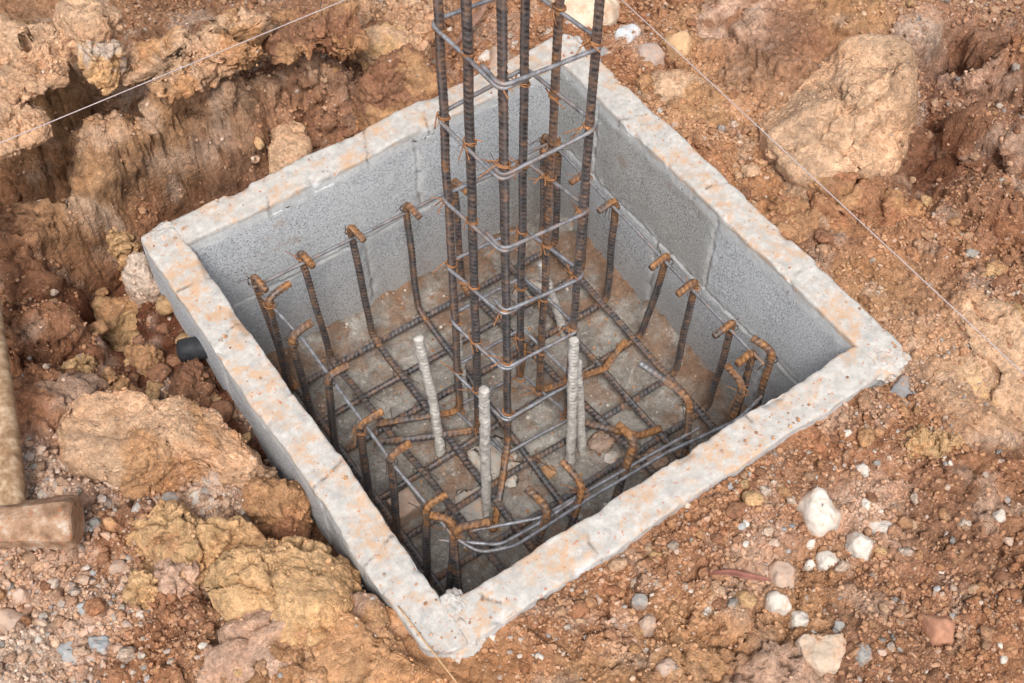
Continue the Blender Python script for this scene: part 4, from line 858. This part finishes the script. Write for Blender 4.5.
for i, z in enumerate(levels):
    rr = random.Random(i); off = rC + rS
    tx, ty = rr.uniform(-.07, .07), rr.uniform(-.09, .09); cz = {n: z + rr.uniform(-.005, .005) + sx_ * tx * .1 + sy_ * ty * .1 for n, sx_, sy_ in (('L', -1, 1), ('F', -1, -1), ('R', 1, -1), ('B', 1, 1))}
    pc = {}
    for n, (dx, dy) in {'L': (-1, 1), 'F': (-1, -1), 'R': (1, -1), 'B': (1, 1)}.items():
        p = bpos(n, cz[n]); pc[n] = p + np.array([dx * off, dy * off, 0])
    F0_, L0_, B0_, R0_ = pc['F'], pc['L'], pc['B'], pc['R']
    d1 = (L0_ - F0_) / np.linalg.norm(L0_ - F0_); d2 = (R0_ - F0_) / np.linalg.norm(R0_ - F0_)
    s0 = F0_ + d1 * (.055 if i % 2 else .04) + np.array([.008, .002, -.002]); e0 = F0_ + d2 * (.05 if i % 2 == 0 else .06) + np.array([0, .007, -.009])
    lowz = np.array([0, 0, -.009])
    pts = [s0, F0_ + [.001, .001, 0], R0_, B0_, L0_, F0_ + lowz, e0]
    bar('stirrup', pts, rS, CG_, .02, .25, (), 0, M_TIE, 40 + i, .003, .005, nseg=8, base=[.2, .1, .3, .35, .1, .2, .05, .2][i])
    for n in 'LMFRKB':
        seed += 1; wire_loop(CG_, bpos(n, z + rr.uniform(-.008, .004)), (0.05, 0.1, 1), rC * 1.28, 2 + (n in 'FR'), 3, seed, M_WIRE, .0014, .03)

# cement splashed rods of the pile head
def dowel(label, pts, r=.0098, seed=0):
    V, F, s, L = sweep(fillet(pts, .05), r, 14, .0026, .3, .0115, .002, seed)
    N = vnormals(V, F[:, :4]); V = V + N * (.0018 * fbm(V, 40, 4, .6))[:, None]
    b = np.array(pts[0]); o = mkmesh('starter_rod', V - b, F, M_DOWEL); o.location = b
    tag(o, label, 'steel rod', 'cement splashed rods standing in the pit'); return o
dowel('leaning cement splashed rod nearest the rear left wall', [at(441, 456, -H), at(434, 405, -.38), at(418, 338, -.14)], seed=1)
dowel('cement splashed rod in front of the column, standing alone', [at(487, 512, -H), at(484, 389, -.06)], seed=2)
dowel('taller of the paired cement splashed rods right of the column', [at(570, 468, -H), at(574, 339, -.05)], seed=3)
dowel('shorter leaning rod of the pair right of the column', [at(582, 452, -H), at(577, 362, -.2)], seed=4)
dowel('cement splashed rod slanting behind the column towards the back', [at(566, 338, -H), at(541, 263, -.27)], .0095, seed=5)
dowel('thin cement splashed rod hidden behind the left column bar', [at(467, 410, -H), at(450, 262, -.05)], .0065, seed=6)

# ------------------------------------------------------------------ strings, wires, bits
def line_obj(name, pts, r, mat, label, cat, seed=0, wob=0., ds=.02, nseg=6):
    V, F, _, _ = sweep(np.array(pts, float) if len(pts) == 2 else fillet(pts, .08), r, nseg, ds, 0, .01, wob, seed)
    b = V.mean(0); o = mkmesh(name, V - b, F, mat); o.location = b; return tag(o, label, cat)
def ext(p, q, k): p, q = np.array(p), np.array(q); return [p - (q - p) * k, q + (q - p) * k]
line_obj('string_line', ext(at(0, 143, .37), at(345, 0, .37), .6), .0011, M_STRING, 'white setting out string stretched over the bank at upper left', 'string')
line_obj('string_line', ext(at(622, 0, .12), at(1024, 374, .12), .4), .0013, M_STRING, 'pinkish white setting out string stretched over the ground at right', 'string')
line_obj('string_line', [at(398, 606, .004), at(425, 642, .012), at(457, 683, .02), at(490, 728, .02)], .0015, M_CORD, 'tan cord running from the front corner of the box to the bottom edge', 'string')
line_obj('bent_wire', [at(322, -10, .1), at(318, 40, .06), at(316, 68, .03), at(326, 80, -.04), at(346, 86, -.1)], .0013, M_DWIRE, 'thin bent wire hanging down the back bank', 'wire')
line_obj('bent_wire', [at(905, 448, -.02), at(935, 410, .01), at(962, 420, -.01), at(985, 436, -.02)], .001, M_WIRE, 'thin rusty wire lying on the clods right of the box', 'wire')
# bark strip behind the column
def strip(name, pts, wid, mat, label, cat, th=.0015, twist=.5, ends=0.):
    P, s = resample(fillet(pts, .1), .006); L = s[-1]; Tn = np.gradient(P, axis=0); Tn /= np.linalg.norm(Tn, axis=1)[:, None]
    up = np.array([0, 0, 1.]); S_ = np.cross(Tn, up); S_ /= np.linalg.norm(S_, axis=1)[:, None] + 1e-9; U_ = np.cross(S_, Tn)
    a = twist * np.sin(s / L * 4); S2 = S_ * np.cos(a)[:, None] + U_ * np.sin(a)[:, None]; N2 = np.cross(S2, Tn)
    ww = wid * (ends + (1 - ends) * np.sin(np.clip(s / L, .02, .98) * math.pi) ** .7)
    cols = []
    for u in (-1, -.5, 0, .5, 1): cols.append(P + S2 * (u * ww)[:, None] + N2 * (abs(u) * .35 * ww)[:, None] + N2 * th)
    for u in (1, .5, 0, -.5, -1): cols.append(P + S2 * (u * ww)[:, None] + N2 * (abs(u) * .35 * ww)[:, None] - N2 * th)
    V = np.stack(cols, 1).reshape(-1, 3); n = len(P); k = 10
    i = np.arange(n - 1)[:, None] * k; j = np.arange(k)[None]; F = np.stack([i + j, i + (j + 1) % k, i + k + (j + 1) % k, i + k + j], -1).reshape(-1, 4)
    b = V.mean(0); o = mkmesh(name, V - b, F, mat); o.location = b; return tag(o, label, cat)
strip('bark_strip', [at(492, -14, .02), at(480, 14, .0), at(464, 34, -.02), at(448, 52, -.04)], .009, M_BARK, 'curled strip of dark bark lying behind the column bars', 'bark')
strip('dry_leaf', [at(706, 574, -.015), at(728, 572, .006), at(750, 577, .0), at(772, 580, -.01)], .0075, M_LEAF, 'reddish dry leaf lying on the soil below the front right wall', 'leaf', .0008, .25)
# black pipe under the left wall
a, b = at(208, 346, -.125), at(170, 353, -.14)
V, F, _, _ = sweep(np.array([a + (a - b) * .15, a, a + (b - a) * .72]), .026, 24, .01, 0); bc = V.mean(0)
o = mkmesh('pipe', V - bc, F, M_PIPE); o.location = bc; tag(o, 'short black plastic pipe coming out under the near left wall into the trench', 'pipe')

# ------------------------------------------------------------------ the hammer
hz = .055
HC = at(20, 524, hz); he = at(78, 521, hz + .0); ax = he - HC; ax[2] = 0; hl = np.linalg.norm(ax); ax /= hl
HM = empty('sledge_hammer', (HC[0], HC[1], .01)); tag(HM, 'old sledge hammer with rusted steel head and worn wooden handle lying on the gravel', 'hammer')
side = np.array([-ax[1], ax[0], 0.])
rw = .049
V, F, V0 = rough_box(np.array((-.165, -1, -1)), np.array((hl, 1, 1)), .06, .001, .002)
# octagonal head: built as stations along its axis
stn = [(-.19, .80), (-.186, .93), (-.17, 1.), (-.10, .98), (-.05, .86), (0., .84), (.03, .88), (hl - .035, .97), (hl - .012, 1.), (hl - .003, .94), (hl, .84)]
P = []
for s, k in stn:
    for q in range(32):
        t = 2 * math.pi * (q + .5) / 32; c_, s_ = math.cos(t), math.sin(t); oc = 1 / max(abs(c_), abs(s_), (abs(c_) + abs(s_)) / 1.3) 
        P.append(np.array([0, 0, hz]) + HC * [1, 1, 0] + ax * s + side * c_ * oc * rw * k * .98 + np.array([0, 0, s_ * oc * rw * k]))
P = np.array(P); n = len(stn); i = np.arange(n - 1)[:, None] * 32; j = np.arange(32)[None]
F = np.stack([i + j, i + (j + 1) % 32, i + 32 + (j + 1) % 32, i + 32 + j], -1).reshape(-1, 4)
capc = [P[:32].mean(0), P[-32:].mean(0)]; P = np.concatenate([P, capc]); j = np.arange(0, 32, 2)
F = np.concatenate([F, np.stack([np.full(16, n * 32), (j + 2) % 32, j + 1, j], 1), np.stack([np.full(16, n * 32 + 1), (n - 1) * 32 + j, (n - 1) * 32 + j + 1, (n - 1) * 32 + (j + 2) % 32], 1)])
o = mkmesh('hammer_head', P - np.array(HM.location), F, M_HEAD, smooth=False); o.parent = HM
hb = at(8, 505, hz); pts = [at(13, 530, hz), at(10, 480, hz + .01), at(1, 400, hz + .02), at(-14, 298, .08), at(-46, 120, .1)]
V, F, s, L = sweep(fillet(pts, .5), .026, 20, .012, 0); 
o = mkmesh('handle', V - np.array(HM.location), F, M_WOOD); o.parent = HM
